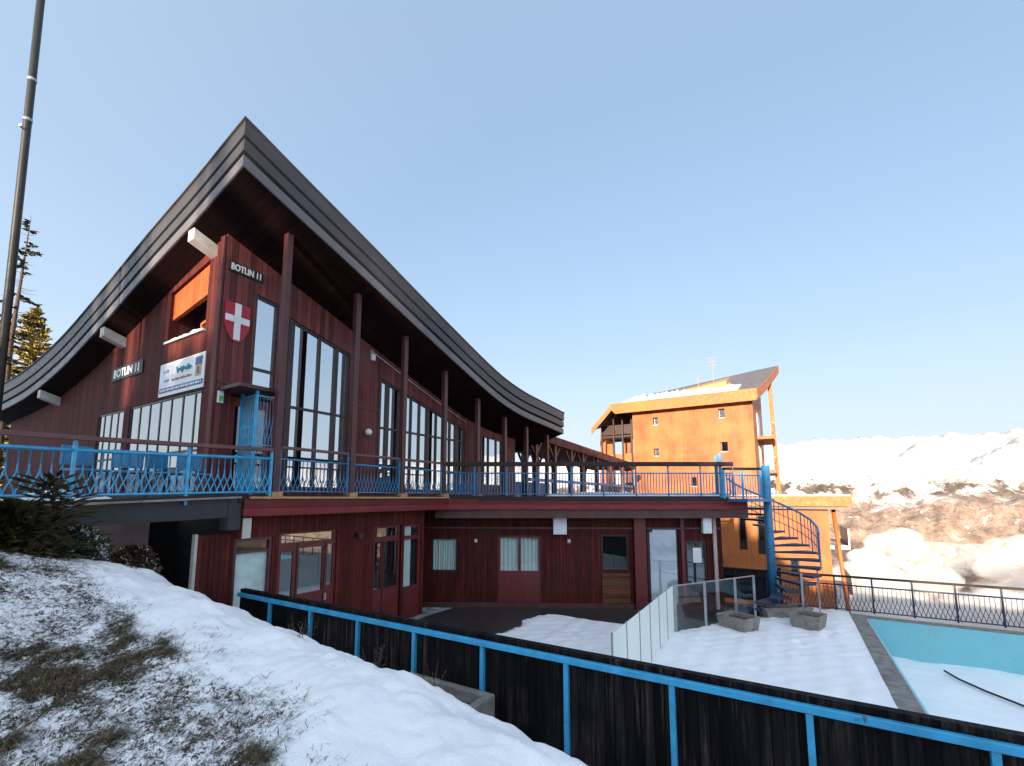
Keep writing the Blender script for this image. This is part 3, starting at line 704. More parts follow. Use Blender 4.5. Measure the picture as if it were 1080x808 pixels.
planter(14.55, -.2, -.3, .34, .36, .42, 'square concrete planter standing alone in the snow near the pool')
planter(15.6, .35, -.9, .75, .25, .34, 'long concrete planter at the foot of the spiral stairs')
# trough by the board fence
t = thing('concrete_trough', 'mossy concrete trough half buried in snow against the outside of the board fence', 'trough', (4.45, 3.6, -3))
tb = MB(); tb.box(4.1, 4.2, 3.2, 4.6, -3.0, -2.36).box(4.78, 4.88, 3.2, 4.6, -3.0, -2.36).box(4.202, 4.778, 3.2, 3.31, -3.0, -2.3603).box(4.202, 4.778, 4.48, 4.6, -3.0, -2.3603)
tb.build('walls', 'concrete', t, bevel=.02); MB().box(4.2, 4.78, 3.31, 4.48, -2.7, -2.5).build('soil', 'bark', t)

# ================================================================== POOL + FAR RAILING
s = thing('swimming_pool', 'drained turquoise swimming pool with a snow covered bottom and stone edge', 'pool', (11, -5, -4.4))
MB().box(5.2, 16.62, -1.62, -1.25, -3.42, -3.37).build('coping', 'concrete', s, bevel=.01)
MB().box(16.62, 16.92, -12, -1.25, -3.42, -3.372).build('coping', 'concrete', s, bevel=.01)
pw = plain('pool_turquoise', (.2, .54, .61), .35, var=.12, scale=.6, bstr=.03)
def tiles(m, s_=.25):
    nt = m.node_tree; b = nt.nodes['Principled BSDF']; src = b.inputs['Base Color'].links[0].from_socket
    sp = N(nt, 'ShaderNodeSeparateXYZ'); L(nt, N(nt, 'ShaderNodeNewGeometry').outputs['Position'], sp.inputs[0])
    e = None
    for ax in ('X', 'Y', 'Z'):
        q_ = math_n(nt, 'ABSOLUTE', math_n(nt, 'SUBTRACT', math_n(nt, 'FRACT', math_n(nt, 'DIVIDE', math_n(nt, 'ADD', sp.outputs[ax], 100.07), s_)), .5))
        q_ = math_n(nt, 'GREATER_THAN', q_, .475); e = q_ if e is None else math_n(nt, 'MAXIMUM', e, q_)
    L(nt, mixc(nt, math_n(nt, 'MULTIPLY', e, .35), src, (.35, .5, .52)), b.inputs['Base Color'])
tiles(pw); stain(pw, (.3, .42, .42), 1.2, .58, .7, .5)
MB().box(16.56, 16.6, -12, -1.64, -4.6, -3.385).box(5.2, 16.555, -1.66, -1.62, -4.6, -3.385).build('pool_wall', pw, s)
mb = MB(); nx, ny = 120, 100; vs = []; fs = []
for j in range(ny+1):
    for i in range(nx+1):
        x = 5.2+(16.56-5.2)*i/nx; y = -12+(10.34)*j/ny
        vs.append((x, y, -4.32+.05*noise.noise((x*.9, y*.9, 2))+.02*noise.noise((x*4, y*4, 2))))
for j in range(ny):
    for i in range(nx):
        a_ = j*(nx+1)+i; fs.append((a_, a_+1, a_+nx+2, a_+nx+1))
ice, nt, b = new_mat('pool_snow'); co = objco(nt)
f = ramp(nt, noise_n(nt, .5, 5, .6, co, .5), [(.25, 0.), (.45, 1.)])
L(nt, mixc(nt, f, (.84, .91, .94), (.92, .94, .95)), b.inputs['Base Color']); b.inputs['Roughness'].default_value = .5
mb.raw(vs, fs).build('pool_bottom_snow', ice, s, fix=False, smooth=True)
tag(MB().tube([(15.7, -3.0, -4.26), (15.2, -3.15, -4.27), (14.6, -3.45, -4.27), (14.0, -3.85, -4.27), (13.4, -4.4, -4.26), (12.8, -5, -4.27)], .024, 8).build('hose', 'rubber', base=(14.5, -3.5, -4.3), smooth=True), 'black hose lying across the snow in the drained pool', 'hose')
railing('pool_railing', 'dark metal railing along the far end of the pool before the valley', [(17.05, 2.6, -3.4), (17.05, -9, -3.4)], .885, .12, .82, 1.07, 'blue_navy', 'handrail_dark', (17.05, 0, -3.4), .1, hw=(.09, .06), prad=.02, r=.007)

# ================================================================== SPIRAL STAIRS
SX, SY = 16.22, .62
s = thing('spiral_stairs', 'blue steel spiral staircase curling from the terrace down to the pool deck', 'stairs', (SX, SY, -3.4))
MB().tube([(SX, SY, -3.4), (SX, SY, 1.0)], .12, 20).build('centre_post', 'blue_dark', s, smooth=True)
MB().tube([(SX, SY, -3.4), (SX, SY, -3.36)], .24, 20).build('base_plate', 'blue_dark', s)
nst = 17; a0 = R(121); top = -.12; rise = (3.4-.12)/(nst+.5)
az_t = math.atan2(1.71-SY, 15.4-SX)        # towards the terrace corner
hp, bal, outer = [], MB(), []
for i in range(nst):
    a_ = az_t-R(60)-R(18.2)*i; z = top-rise*(i+1)
    da = R(12)
    def pt(r, an, zz): return (SX+r*math.cos(an), SY+r*math.sin(an), zz)
    mb = MB(); o = [pt(.13, a_-da*.6, z), pt(1.28, a_-da, z), pt(1.28, a_+da, z), pt(.13, a_+da*.6, z)]
    mb.raw(o+[(x, y, zz-.06) for x, y, zz in o], [(0, 1, 2, 3), (7, 6, 5, 4), (0, 4, 5, 1), (1, 5, 6, 2), (2, 6, 7, 3), (3, 7, 4, 0)])
    mb.build('tread', 'blue_tread', s)
    if i > 9: continue
    hp.append(pt(1.26, a_, z+.95))
    MB().tube([pt(1.26, a_, z-.04), pt(1.26, a_, z+.95)], .018, 6, cap=False).build('baluster', 'blue_dark', s)
    if i < 9:
        for k in (-R(6.1), -R(12.2)): MB().tube([pt(1.26, a_+k, z+.02+rise*k/R(18.2)), pt(1.26, a_+k, z+.95+rise*k/R(18.2))], .011, 5, cap=False).build('baluster', 'blue_dark', s)
dense = lambda P: [tuple(Vector(P[i]).lerp(Vector(P[i+1]), t)) for i in range(len(P)-1) for t in (0, .5)]+[P[-1]]
MB().tube(dense(hp), .034, 8).build('handrail', 'blue_dark', s, smooth=True)
MB().tube([(x, y, z-.35) for x, y, z in hp], .012, 6).tube([(x, y, z-.62) for x, y, z in hp], .012, 6).build('mid_rail', 'blue_navy', s, smooth=True)
# landing bridging to the terrace
A = Vector((15.42, 1.66, 0)); B = Vector((SX, SY, 0)); d = (B-A).normalized(); nn = Vector((-d.y, d.x, 0))
q = [A+nn*.02, A-nn*1.0, B-nn*.5-d*.12, B+d*.1]
lm = MB(); lm.raw([(p.x, p.y, -.12) for p in q]+[(p.x, p.y, -.03) for p in q], [(0, 1, 2, 3), (7, 6, 5, 4), (0, 4, 5, 1), (1, 5, 6, 2), (2, 6, 7, 3), (3, 7, 4, 0)]); lm.build('landing', 'blue_dark', s)
s2 = railing('stair_landing_railing', 'short bright blue railing closing the stair landing beside the terrace corner', [(15.38, 1.72, -.03), (16.1, .76, -.03)], .55, .06, .72, .92, 'blue', 'handrail_dark', (15.38, 1.72, -.03), .085, hw=(.11, .08), style='bars', prad=.035, r=.012)
for k, (p, h) in enumerate((((15.36, 1.80), 1.38), ((15.62, 1.95), 1.32))):
    tag(MB().bar((*p, .0), (*p, h), .1).build('corner_post', 'blue_dark', base=(*p, 0), bevel=.008), ['blue post at the terrace corner, the nearer of two', 'blue post at the terrace corner, just behind the nearer one'][k], 'post', 'blue terrace corner posts')
# snow covered barrels / dark boards below the stairs: closed railing section
t = thing('dark_screen', 'dark boarded screen standing behind the foot of the spiral stairs', 'screen', (17.1, 1.6, -3.4))
MB().box(17.1, 17.16, .45, 3.2, -3.3, -2.35).build('boards', 'handrail_dark', t); MB().box(17.09, 17.17, .4, .5, -3.42, -2.2).box(17.09, 17.17, 3.2, 3.3, -3.42, -2.2).build('posts', 'blue_navy', t)

# ================================================================== COVERED WALKWAY
s = thing('covered_walkway', 'covered timber walkway with a rusty sloping roof leading off the terrace', 'walkway', (20, 10, 0))
def wz(x): return 3.04-.036*(x-20)
rr = MB(); rr.raw([(x, y, z) for x in (18.0, 34) for y in (9.85, 13.2) for z in (wz(x)-.4+.0, wz(x))], [(0, 1, 3, 2), (4, 6, 7, 5), (0, 4, 5, 1), (2, 3, 7, 6), (0, 2, 6, 4), (1, 5, 7, 3)])
rr.build('roof', 'rose_roof', s)
for x in (18.6, 20.6, 22.6, 24.2, 26.5, 29, 31.5):
    for y in (10.05, 12.95):
        p = MB().box(x-.11, x+.11, y-.11, y+.11, .03, wz(x)-.41).build('post', 'brown', s)
        bb = MB()
        for sg in (-1, 1): bb.bar((x+sg*.1, y, wz(x)-1.05), (x+sg*.62, y, wz(x)-.43), .1)
        bb.build('brace', 'brown', p)
MB().box(18, 34, 10.0, 10.1, .75, .9).build('guard_rail', 'blue_dark', s)
MB().box(18.0, 26, 13.0, 13.06, .1, .9).build('parapet', 'blue_dark', s)

# ================================================================== ORANGE APARTMENT BUILDING
ob = thing('apartment_building', 'sunlit orange timber apartment block with a flaring grey roof and small square windows', 'building', (38, 6.5, -12))
MO = lambda u, n, z: Vector((38-n, u, z))
ow = [(9.0, 9.4, 6.0, 6.62, 6.62), (3.95, 4.4, 6.15, 6.85, 6.85), (9.0, 9.4, 3.42, 4.02, 4.02), (3.85, 4.35, 3.52, 4.25, 4.25), (6.2, 6.6, .9, 1.6, 1.6)]
wall(MO, 2.06, 11.1, -12, lambda u: 7.75, ow, .4).build('wall', 'orange', ob)
for o in ow[:]:
    window(ob, MO, o[0], o[1], o[2], o[3], depth=-.36, fw=.05, frame='frame', pane='pane_dark')
    MB(MO).box(o[0]-.02, o[1]+.02, -.3, .03, o[2]-.06, o[2]-.005).build('window_sill', 'beam', ob)
MB(MO).box(2.05, 11.1, .003, .02, 4.72, 4.76).build('cladding_trim', 'orange_f', ob)
for u in (2.9, 4.9, 6.9, 8.3): MB(MO).box(u-.015, u+.015, .003, .014, -12, 4.715).build('cladding_trim', 'orange_f', ob)
wall(lambda u, n, z: Vector((u, 2.035-n, z)), 38.02, 53, -12, lambda u: 7.18+.22*(u-38), [], .3).build('wall', 'orange_x', ob)
# recessed left bay with balconies
wall(lambda u, n, z: Vector((41.2-n, u, z)), 11.1, 15.2, -12, lambda u: 8.72-1.05*max(0, u-12.6), [(11.4, 12.3, 3.2, 5.4, 5.4), (12.9, 14, 3.2, 5.2, 5.2), (11.4, 12.3, .3, 2.5, 2.5), (12.9, 14, .3, 2.5, 2.5)], .3).build('wall', 'orange', ob)
MB().raw([(38, 11.1, -12), (41.2, 11.1, -12), (41.2, 11.1, 8.6), (38, 11.1, 7.7)], [(0, 1, 2, 3)]).build('wall', 'orange_x', ob)
for z in (.1, 2.9, 5.5):
    bl = MB().box(39.2, 41.1, 11.12, 14.3, z-.15, z).build('balcony', 'frame', ob)
    MB().box(39.2, 39.26, 11.12, 14.3, z+.1, z+.95).build('parapet', 'orange_f' if z < 5 else 'frame', bl)
for y in (11.5, 12.3, 13.1, 14.2): MB().box(38.9, 39.05, y-.06, y+.06, -10, 7.95-1.05*max(0, y-12.6)).build('balcony_post', 'frame', ob)
# roof: fascia polyline + curved deck rising away from us
def orz(x, y):
    t = (x-37.2)/14.5
    base = 7.95 if y < 12.6 else 7.95-1.05*(y-12.6)
    base += .0*(y)
    rise = (3.9+1.3*max(0, 1-(y-.6)/11))*t**1.1 if y < 12.6 else 3.9*t**1.1
    return base+rise
ys = [.75+(14.5-.75)*i/44 for i in range(45)]; xs = [37.2+14.5*i/20 for i in range(21)]
def oy(x, y):  # right edge flares outwards going back
    return y
mb = MB(); vs = []; fs = []
for z in (-.12, 0):
    for x in xs:
        for y in ys:
            y2 = y if y > 2.0 else 2.0-(2.0-y)*(.25+1.1*(x-37.2)/14.5)
            vs.append((x, y2, orz(x, y)+z))
n1, n2 = 21, 45
for i in range(n1-1):
    for j in range(n2-1):
        a_ = i*n2+j; fs.append((a_, a_+1, a_+n2+1, a_+n2)); b2 = a_+n1*n2; fs.append((b2, b2+n2, b2+n2+1, b2+1))
for j in range(n2-1): 
    fs.append((j, j+n1*n2, j+1+n1*n2, j+1)); a_ = (n1-1)*n2+j; fs.append((a_, a_+1, a_+1+n1*n2, a_+n1*n2))
for i in range(n1-1):
    a_ = i*n2; fs.append((a_, a_+n2, a_+n2+n1*n2, a_+n1*n2)); a_ = i*n2+n2-1; fs.append((a_, a_+n1*n2, a_+n2+n1*n2, a_+n2))
orf = mb.raw(vs, fs).build('roof', plain('grey_roof_tiles', (.13, .12, .13), .7, var=.3, scale=2), ob)
ff = MB()
prev = None
for y in ys:
    y2 = y if y > 2.0 else 2.0-(2.0-y)*.25
    cur = (y2, orz(37.2, y))
    if prev:
        ff.raw([(x, yy, z+dz) for (yy, z) in (prev, cur) for x in (37.12, 37.2) for dz in (-.86 if yy < 12.6 else -.5, .03)], [(0, 1, 3, 2), (4, 6, 7, 5), (0, 4, 5, 1), (2, 3, 7, 6), (0, 2, 6, 4), (1, 5, 7, 3)])
    prev = cur
ff.build('fascia', 'orange_f', orf)
fr_ = MB()
for i in range(n1-1):
    P = [];
    for x in (xs[i], xs[i+1]):
        y2 = 2.0-1.25*(.25+1.1*(x-37.2)/14.5)
        for yy in (y2-.06, y2): 
            for dz in (-.75, .03): P.append((x, yy, orz(x, .75)+dz))
    fr_.raw(P, [(0, 1, 3, 2), (4, 6, 7, 5), (0, 4, 5, 1), (2, 3, 7, 6), (0, 2, 6, 4), (1, 5, 7, 3)])
fr_.build('fascia', 'orange_f', orf)
MB().raw([(37.2, 12.5, orz(37.2, 12.5)-.85), (37.2, 2, 7.1), (51, 2.05, 10.1), (51, 12.5, 10.1)], [(0, 1, 2, 3)]).build('soffit', 'orange_f', orf)
# snow on the roof, chimney block and aerial
def OS(u, n, z): return Vector((37.4+n, u, orz(37.4+n, u)+z-0))
lump_strip(OS, 3.0, 12.3, .1, 5.5, .0, .5, 90, 14, 9).build('roof_snow', 'snow', orf, smooth=True)
MB().raw([(x, y, orz(x, y)+dz) for x in (40.0, 43) for y in (3.9, 8.5) for dz in (-.1, .75 if y < 5 else .25)], [(0, 1, 3, 2), (4, 6, 7, 5), (0, 4, 5, 1), (2, 3, 7, 6), (0, 2, 6, 4), (1, 5, 7, 3)]).build('chimney', 'tan', orf)
ae = MB(); ae.tube([(41, 5.0, 9.3), (41, 5.0, 11.9)], .022, 6).tube([(41, 6.2, 9.2), (41, 6.2, 10.5)], .022, 6)
for z in (11.2, 11.5, 11.8): ae.bar((41, 4.7, z), (41, 5.3, z), .03)
ae.build('aerial', 'tan', orf)
# outer raking post and the balconies on the right flank
MB().bar((48, .75, -6), (47.2, 1.05, orz(47.2, .75)-.4), .34, .34).build('raking_post', 'orange_f', ob)
for z in (-.6, 2.2, 5.0):
    bl = MB().box(42, 47, .85, 2.03, z-.25, z).build('balcony', 'white' if z < 1 else 'orange_f', ob)
    MB().box(42, 47, .85, .9, z+.1, z+.95).build('parapet', 'clear' if z > 1 else 'white', bl)
    MB().box(43, 46.5, 1.98, 2.04, z+.05, z+2.1).build('balcony_door', 'pane_dark', bl)
    MB().tube([(42, .85, z+1.05), (47, .85, z+1.05)], .03, 6).build('handrail', 'galv', bl)

# ================================================================== ANNEX
an = thing('annex_building', 'low sunlit orange annex with a flat overhanging roof below the spiral stairs', 'building', (30, 0, -12))
MA = lambda u, n, z: Vector((30-n, u, z))
wall(MA, -1.66, 5.0, -12, -.62, [(-.2, .25, -4.3, -3.3, -3.3), (1.3, 1.75, -3.2, -1.0, -1.0), (2.3, 2.7, -3.0, -1.0, -1.0)], .3).build('wall', 'orange', an)
window(an, MA, -.2, .25, -4.3, -3.3, depth=-.2, pane='pane_dark'); window(an, MA, 1.3, 1.75, -3.2, -1.0, depth=-.2, pane='pane_dark'); window(an, MA, 2.3, 2.7, -3.0, -1.0, depth=-.2, pane='pane_dark')
wall(lambda u, n, z: Vector((u, -1.675-n, z)), 30.02, 37, -12, -.62, [], .3).build('wall', 'orange_x', an)
ar = MB().box(29.3, 37, -2.7, 5.0, -.45, .1).build('roof', 'orange_f', an)
MB().box(29.5, 36.8, -2.5, 4.9, -.62, -.452).build('soffit', 'frame', ar)
MB().box(29.34, 36.9, -2.66, 4.9, .1, .16).build('roof_snow', 'snow', ar)
for z in (-5.2, -2.6):
    bl = MB().box(31, 36, -2.6, -1.67, z-.2, z).build('balcony', 'white', an); MB().box(31, 36, -2.6, -2.55, z, z+.9).build('parapet', 'galv', bl)
t = tag(MB().tube([(30.6, -1.95, -.62), (30.6, -2.45, -9)], .1, 10).build('raking_pole', 'orange_f', base=(30.6, -2.2, -9), smooth=True), 'slender orange raking pole right of the annex', 'pole')

# ================================================================== LAMP POLE
p0, p1 = Vector((2.325, 13.50, .4)), Vector((2.189, 13.724, 11.11)); d = (p1-p0)
t = thing('lamp_pole', 'tall dark olive metal pole with pale bands at the far left', 'pole', p0-d*.12)
MB().tube([p0-d*.12, p0+d*.35, p0+d*.7, p1+d*.25], [.075, .073, .07, .068], 16).build('shaft', 'pole_olive', t, smooth=True)
for k in (.72, .81): MB().tube([p0+d*k, p0+d*(k+.006)], .08, 16).build('band', 'galv', t, smooth=True)
MB().bar(p0+d*.70, p0+d*.70+Vector((-.12, -.1, .0)), .05).build('bracket', 'galv', t)

# ================================================================== VEGETATION
def spray(mb, c, d, ln, w, up=None):
    """a needle-covered twig: two crossed narrow leaf faces"""
    d = d.normalized(); up = up or Vector((0, 0, 1)); a_ = d.cross(up)
    if a_.length < .1: a_ = d.cross(Vector((1, 0, 0)))
    a_ = a_.normalized()*w; b_ = a_.cross(d).normalized()*w*.6
    k = len(mb.v)
    mb.v += [c-a_*.3, c+d*ln*.45-a_, c+d*ln, c+d*ln*.45+a_, c-b_*.3, c+d*ln*.45-b_, c+d*ln*.45+b_]
    mb.f += [(k, k+1, k+2, k+3), (k+4, k+5, k+2, k+6)]
def spruce(name, label, x, y, z, h, rad, mat, dens=1., bare=.0, group=None, cat='tree', droop=.25, rnd=None, leafw=.07):
    rnd = rnd or random.Random(int(x*13+y*7))
    t = thing(name, label, cat, (x, y, z), group)
    MB().tube([(x, y, z-.3), (x+.03*h*rnd.uniform(-.3, .3), y, z+h*.55), (x, y, z+h)], [h*.011, h*.007, .006], 8).build('trunk', 'bark', t, smooth=True)
    mb = MB(); br = MB(); nb = int(h*9*dens)
    for i in range(nb):
        f = (i+rnd.random())/nb; zz = z+h*(.1+.88*f); ln = rad*(1-f)**.8*rnd.uniform(.55, 1.1)+.08
        an_ = rnd.uniform(0, 6.283); dr = -droop*rnd.uniform(.4, 1.3)+f*.5
        d_ = Vector((math.cos(an_), math.sin(an_), dr)).normalized()
        p = Vector((x, y, zz)); q_ = p+d_*ln+Vector((0, 0, .08*ln))
        br.tube([p, p+d_*ln*.5-Vector((0, 0, .03*ln)), q_], [.012+.008*ln, .01, .004], 4, cap=False)
        if rnd.random() < bare: continue
        k = int(5+ln*11)
        for j in range(k):
            s_ = (j+.6)/k; c = p.lerp(q_, s_); side = rnd.choice((-1, 1))
            dd_ = (d_*.55+d_.cross(Vector((0, 0, 1)))*side*rnd.uniform(.4, 1)+Vector((0, 0, rnd.uniform(-.55, .15)))).normalized()
            spray(mb, c, dd_, rnd.uniform(.16, .34)*(.5+.5*ln/rad)*max(.7, h/10), leafw*max(.7, h/10))
        spray(mb, q_, d_, .3, leafw)
    br.build('branches', 'bark', t, fix=False); mb.build('crown', mat, t, fix=False)
    return t
def shrub(name, label, x, y, z, rx, ry, h, mat, n, ls, seed, cone=0):
    rnd = random.Random(seed); t = thing(name, label, 'shrub', (x, y, z)); mb = MB(); st = MB()
    for i in range(n):
        an_ = rnd.uniform(0, 6.283); rr_ = rnd.random()**.5; f = rnd.random()
        k = (1-f) if cone else math.sqrt(max(0, 1-(f*.97)**2))
        k *= .65+.55*noise.noise((an_*1.3, f*2.5, seed))
        p = Vector((x+rx*rr_*k*math.cos(an_), y+ry*rr_*k*math.sin(an_), z+h*f))
        d_ = Vector((math.cos(an_)*.8, math.sin(an_)*.8, rnd.uniform(-.3, .8)))
        spray(mb, p, d_, ls*rnd.uniform(.6, 1.5), ls*.22, Vector((rnd.uniform(-.3, .3), rnd.uniform(-.3, .3), 1)))
    for i in range(26):
        an_ = rnd.uniform(0, 6.283); k = rnd.uniform(.3, .9)
        st.tube([(x, y, z-.1), (x+rx*.4*k*math.cos(an_), y+ry*.4*k*math.sin(an_), z+h*.4), (x+rx*k*math.cos(an_), y+ry*k*math.sin(an_), z+h*rnd.uniform(.4, .9))], [.014, .01, .004], 4, cap=False)
    st.build('stems', 'twig', t, fix=False); mb.build('foliage', mat, t, fix=False); return t

spruce('sunlit_spruce', 'golden sunlit conifer peeping over the roof at the far left', 8.6, 43, -1, 14, 3.2, 'fol_gold', 2.2, leafw=.12)
spruce('bare_larch_tree', 'tall thin half bare tree behind the pole at the far left', 7.3, 40.5, -1, 19, 2.3, 'fol_olive', .7, bare=.55, leafw=.06)
shrub('conifer_shrub', 'dark olive conifer shrub at the left edge before the footbridge', 1.62, 8.35, -.72, .72, .8, .62, 'fol_olive', 3600, .13, 3)
spruce('conifer_sapling', 'small ragged conifer sapling rising above the dark shrub at the left edge', 2.0, 8.25, -.85, 1.1, .42, 'fol_olive', 6, cat='tree', droop=.1, leafw=.03)
shrub('evergreen_shrub', 'low green shrub dusted with snow below the footbridge', 2.3, 8.35, -.92, .5, .55, .52, 'fol_green', 3600, .07, 4)
shrub('brown_shrub', 'withered brown shrub at the right end of the snowy bank planting', 2.95, 8.3, -1.2, .42, .5, .48, 'fol_brown', 2600, .07, 5)

# forest on the slope behind the camera: it shades the foreground and shows in the side windows
def Hprof(y):  # height of the tree tops along the slope at x = -35
    return interp(y, [(-40, 5), (-18, 5.8), (-11.8, 6.0), (-10.8, 6.6), (-10.2, 8.4), (-9.5, 9.0), (-8, 9.3), (-6, 9.6), (-3, 10.3), (-1.9, 10.9), (-.9, 12.2), (.5, 12.7), (2.2, 13.8), (13, 13.8), (26, 11), (34, 7), (60, 6)])
GAPS = ((3.2, 5.2, 10.15), (7.15, 7.55, 8.4))  # gaps in the unseen tree row, shaped to let sun patches onto the side wall

# ================================================================== GROUND
def sstep(a, b, x):
    t = min(max((x-a)/(b-a), 0), 1); return t*t*(3-2*t)
def fbm(x, y, z=0, o=5):
    s_, a_, f = 0, 1, 1
    for i in range(o): s_ += a_*noise.noise((x*f, y*f, z+i*7.3)); a_ *= .5; f *= 2.03
    return s_
def ridged(x, y, z=0, o=6):
    s_, a_, f = 0, 1, 1
    for i in range(o): s_ += a_*(1-2*abs(noise.noise((x*f, y*f, z+i*3.1)))); a_ *= .5; f *= 2.07
    return s_
VA = R(-10)
def terrain(x, y):
    dv = (x-17.6)*math.cos(VA)+(y-0)*math.sin(VA)*.6
    z = -4.95
    z += 2.95*sstep(0, -4, x)
    hill = min(Hprof(y)-1.7, 8.4 if y < 30 else 99)
    z = z+(hill-z)*sstep(-7, -34, x) if x < -7 else z
    if x < -35: z += (-35-x)*.02
    if x < 14: z += 3.95*sstep(13, 30, y)*sstep(14, 8, x)*(1 if x > -7 else 0)
    if dv > 0:
        z -= .43*min(dv, 2000)*sstep(0, 12, dv)
        if dv < 900: z += min(dv*.03, 8)*fbm(x*.02, y*.02, 3)
    if dv > 2300:
        t = (dv-2300)/2700
        lat = (x*-math.sin(VA)+y*math.cos(VA))
        prof = interp(t, [(0, 0), (.25, 160), (.45, 480), (.62, 800), (.8, 1080), (1.0, 1310), (1.25, 1360), (1.6, 1300), (3, 900)])
        top = 1.0+.05*fbm(lat*.0007, 1.7, 5, 3)
        z += prof*top+sstep(0, .3, t)*(95*ridged(x*.0016, y*.0016, 2, 6)-60+26*fbm(x*.008, y*.008, 9, 4))
    return z
mb = MB(); vs = []; fs = []
ths = []
t_ = -180.0
while t_ < 180: ths.append(t_); t_ += .28 if -36 <= t_ < 50 else 2.0
rs = [0.0]; r = 1.5
while r < 9500: rs.append(r); r *= 1.035 if r < 2200 else 1.0105 if r < 5600 else 1.06
nt_, nr = len(ths), len(rs)
for r in rs:
    for t_ in ths:
        x, y = 5+r*math.cos(R(t_)), 4+r*math.sin(R(t_)); vs.append((x, y, terrain(x, y)))
for i in range(nr-1):
    for j in range(nt_):
        a_ = i*nt_+j; b_ = i*nt_+(j+1) % nt_; fs.append((a_, a_+nt_, b_+nt_, b_))
tm, nt, b = new_mat('alpine_ground'); geo = N(nt, 'ShaderNodeNewGeometry'); po = geo.outputs['Position']
sep = N(nt, 'ShaderNodeSeparateXYZ'); L(nt, po, sep.inputs[0]); zz = sep.outputs['Z']
nb = noise_n(nt, .0022, 7, .6, po); nf = noise_n(nt, .012, 6, .65, po, .6)
zn = math_n(nt, 'ADD', zz, math_n(nt, 'MULTIPLY', math_n(nt, 'SUBTRACT', nb, .5), 300))
zn2 = math_n(nt, 'ADD', zn, math_n(nt, 'MULTIPLY', math_n(nt, 'SUBTRACT', nf, .5), 330))
snowline = ramp(nt, math_n(nt, 'MULTIPLY_ADD', zn2, 1/600, .5), [(.42, 0.), (.5, 1.)])
patch = ramp(nt, nf, [(.60, 0.), (.64, 1.)])
brown = mixc(nt, noise_n(nt, .03, 5, .65, po), (.15, .11, .085), (.26, .19, .15))  # slope browns lightened in place of haze in the air
stk = noise_n(nt, 1, 6, .7, scaled(nt, po, (.02, .02, .004)))
brown = mixc(nt, ramp(nt, stk, [(.35, 0.), (.65, 1.)]), brown, (.36, .27, .22))
trees = ramp(nt, noise_n(nt, .045, 4, .75, po), [(.54, 0.), (.6, 1.)])
brown = mixc(nt, math_n(nt, 'MULTIPLY', trees, .45), brown, (.06, .05, .04))
brown = mixc(nt, math_n(nt, 'MULTIPLY', patch, .6), brown, (.8, .8, .82))
forest = (.07, .06, .05)
belt = math_n(nt, 'MULTIPLY', ramp(nt, math_n(nt, 'MULTIPLY_ADD', math_n(nt, 'ADD', zz, math_n(nt, 'MULTIPLY', math_n(nt, 'SUBTRACT', nf, .5), 260)), 1/600, .5), [(.44, 0.), (.53, 1.), (.66, 1.), (.74, 0.)]), ramp(nt, noise_n(nt, .006, 5, .6, po), [(.43, 0.), (.5, 1.)]))
high = mixc(nt, ramp(nt, noise_n(nt, .009, 7, .7, po), [(.54, 0.), (.68, .7)]), (.58, .57, .57), (.3, .26, .23))
c = mixc(nt, snowline, brown, high); c = mixc(nt, belt, c, mixc(nt, ramp(nt, nf, [(.4, 0.), (.7, 1.)]), forest, (.2, .165, .14)))
near = ramp(nt, noise_n(nt, .3, 5, .6, po), [(.45, 0.), (.6, 1.)])
lowz = ramp(nt, math_n(nt, 'MULTIPLY_ADD', N(nt, 'ShaderNodeVectorMath', operation='LENGTH').outputs['Value'], 1, 0), [(0, 0.), (1, 1.)])
vl = nt.nodes.new('ShaderNodeVectorMath'); vl.operation = 'LENGTH'; L(nt, po, vl.inputs[0])
far = ramp(nt, math_n(nt, 'MULTIPLY', vl.outputs['Value'], 1/2000), [(.25, 0.), (.5, 1.)])
c = mixc(nt, far, mixc(nt, near, (.82, .83, .86), (.08, .065, .045)), c)
L(nt, c, b.inputs['Base Color']); b.inputs['Roughness'].default_value = .9; b.inputs['Specular IOR Level'].default_value = .1
bump(nt, b, nf, .6, 40)
M['terrain'] = tm
tag(mb.raw(vs, fs).build('terrain', 'terrain', fix=False, smooth=True), kind='structure')

# clouds lying in the valley
rc = random.Random(5); bm = bmesh.new()
def puff(c, r):
    g = bmesh.ops.create_icosphere(bm, subdivisions=4, radius=1)
    for v in g['verts']:
        p = v.co.copy(); q_ = Vector(c)/r
        k = 1+.38*fbm(p.x*1.2+q_.x, p.y*1.2+q_.y, p.z*1.2+q_.z, 5)
        v.co = Vector(c)+Vector((p.x*r*1.15, p.y*r*1.15, p.z*r*.8))*k
for (cx, cy, top_z, rad) in [(x_, None, None, None) for x_ in ()]: pass
A0 = R(31.3)
def campos(px, depth, py):
    xr = (px-540)/483*depth; z = -(py-525)/480*depth
    return Vector((math.cos(A0)*depth+math.sin(A0)*xr, math.sin(A0)*depth-math.cos(A0)*xr, z))
for (th_, dep_, up_, r) in [(905, 2300, 588, 60), (930, 2200, 575, 80), (948, 2200, 572, 82), (965, 2150, 590, 70), (988, 2100, 586, 75), (1010, 2050, 584, 62), (1035, 2000, 590, 80), (1058, 1950, 580, 75), (1085, 1900, 578, 85), (1110, 1900, 580, 90), (1140, 1800, 585, 90), (885, 2400, 598, 50)]:
    puff(campos(th_, dep_, up_), r)
    for k in range(3): puff(campos(th_+rc.uniform(-22, 22), dep_+rc.uniform(-200, 150), up_+rc.uniform(6, 26)), r*rc.uniform(.35, .75))
for k in range(46): puff(campos(rc.uniform(800, 1180), rc.uniform(1500, 2300), rc.uniform(606, 668)), rc.uniform(60, 120))
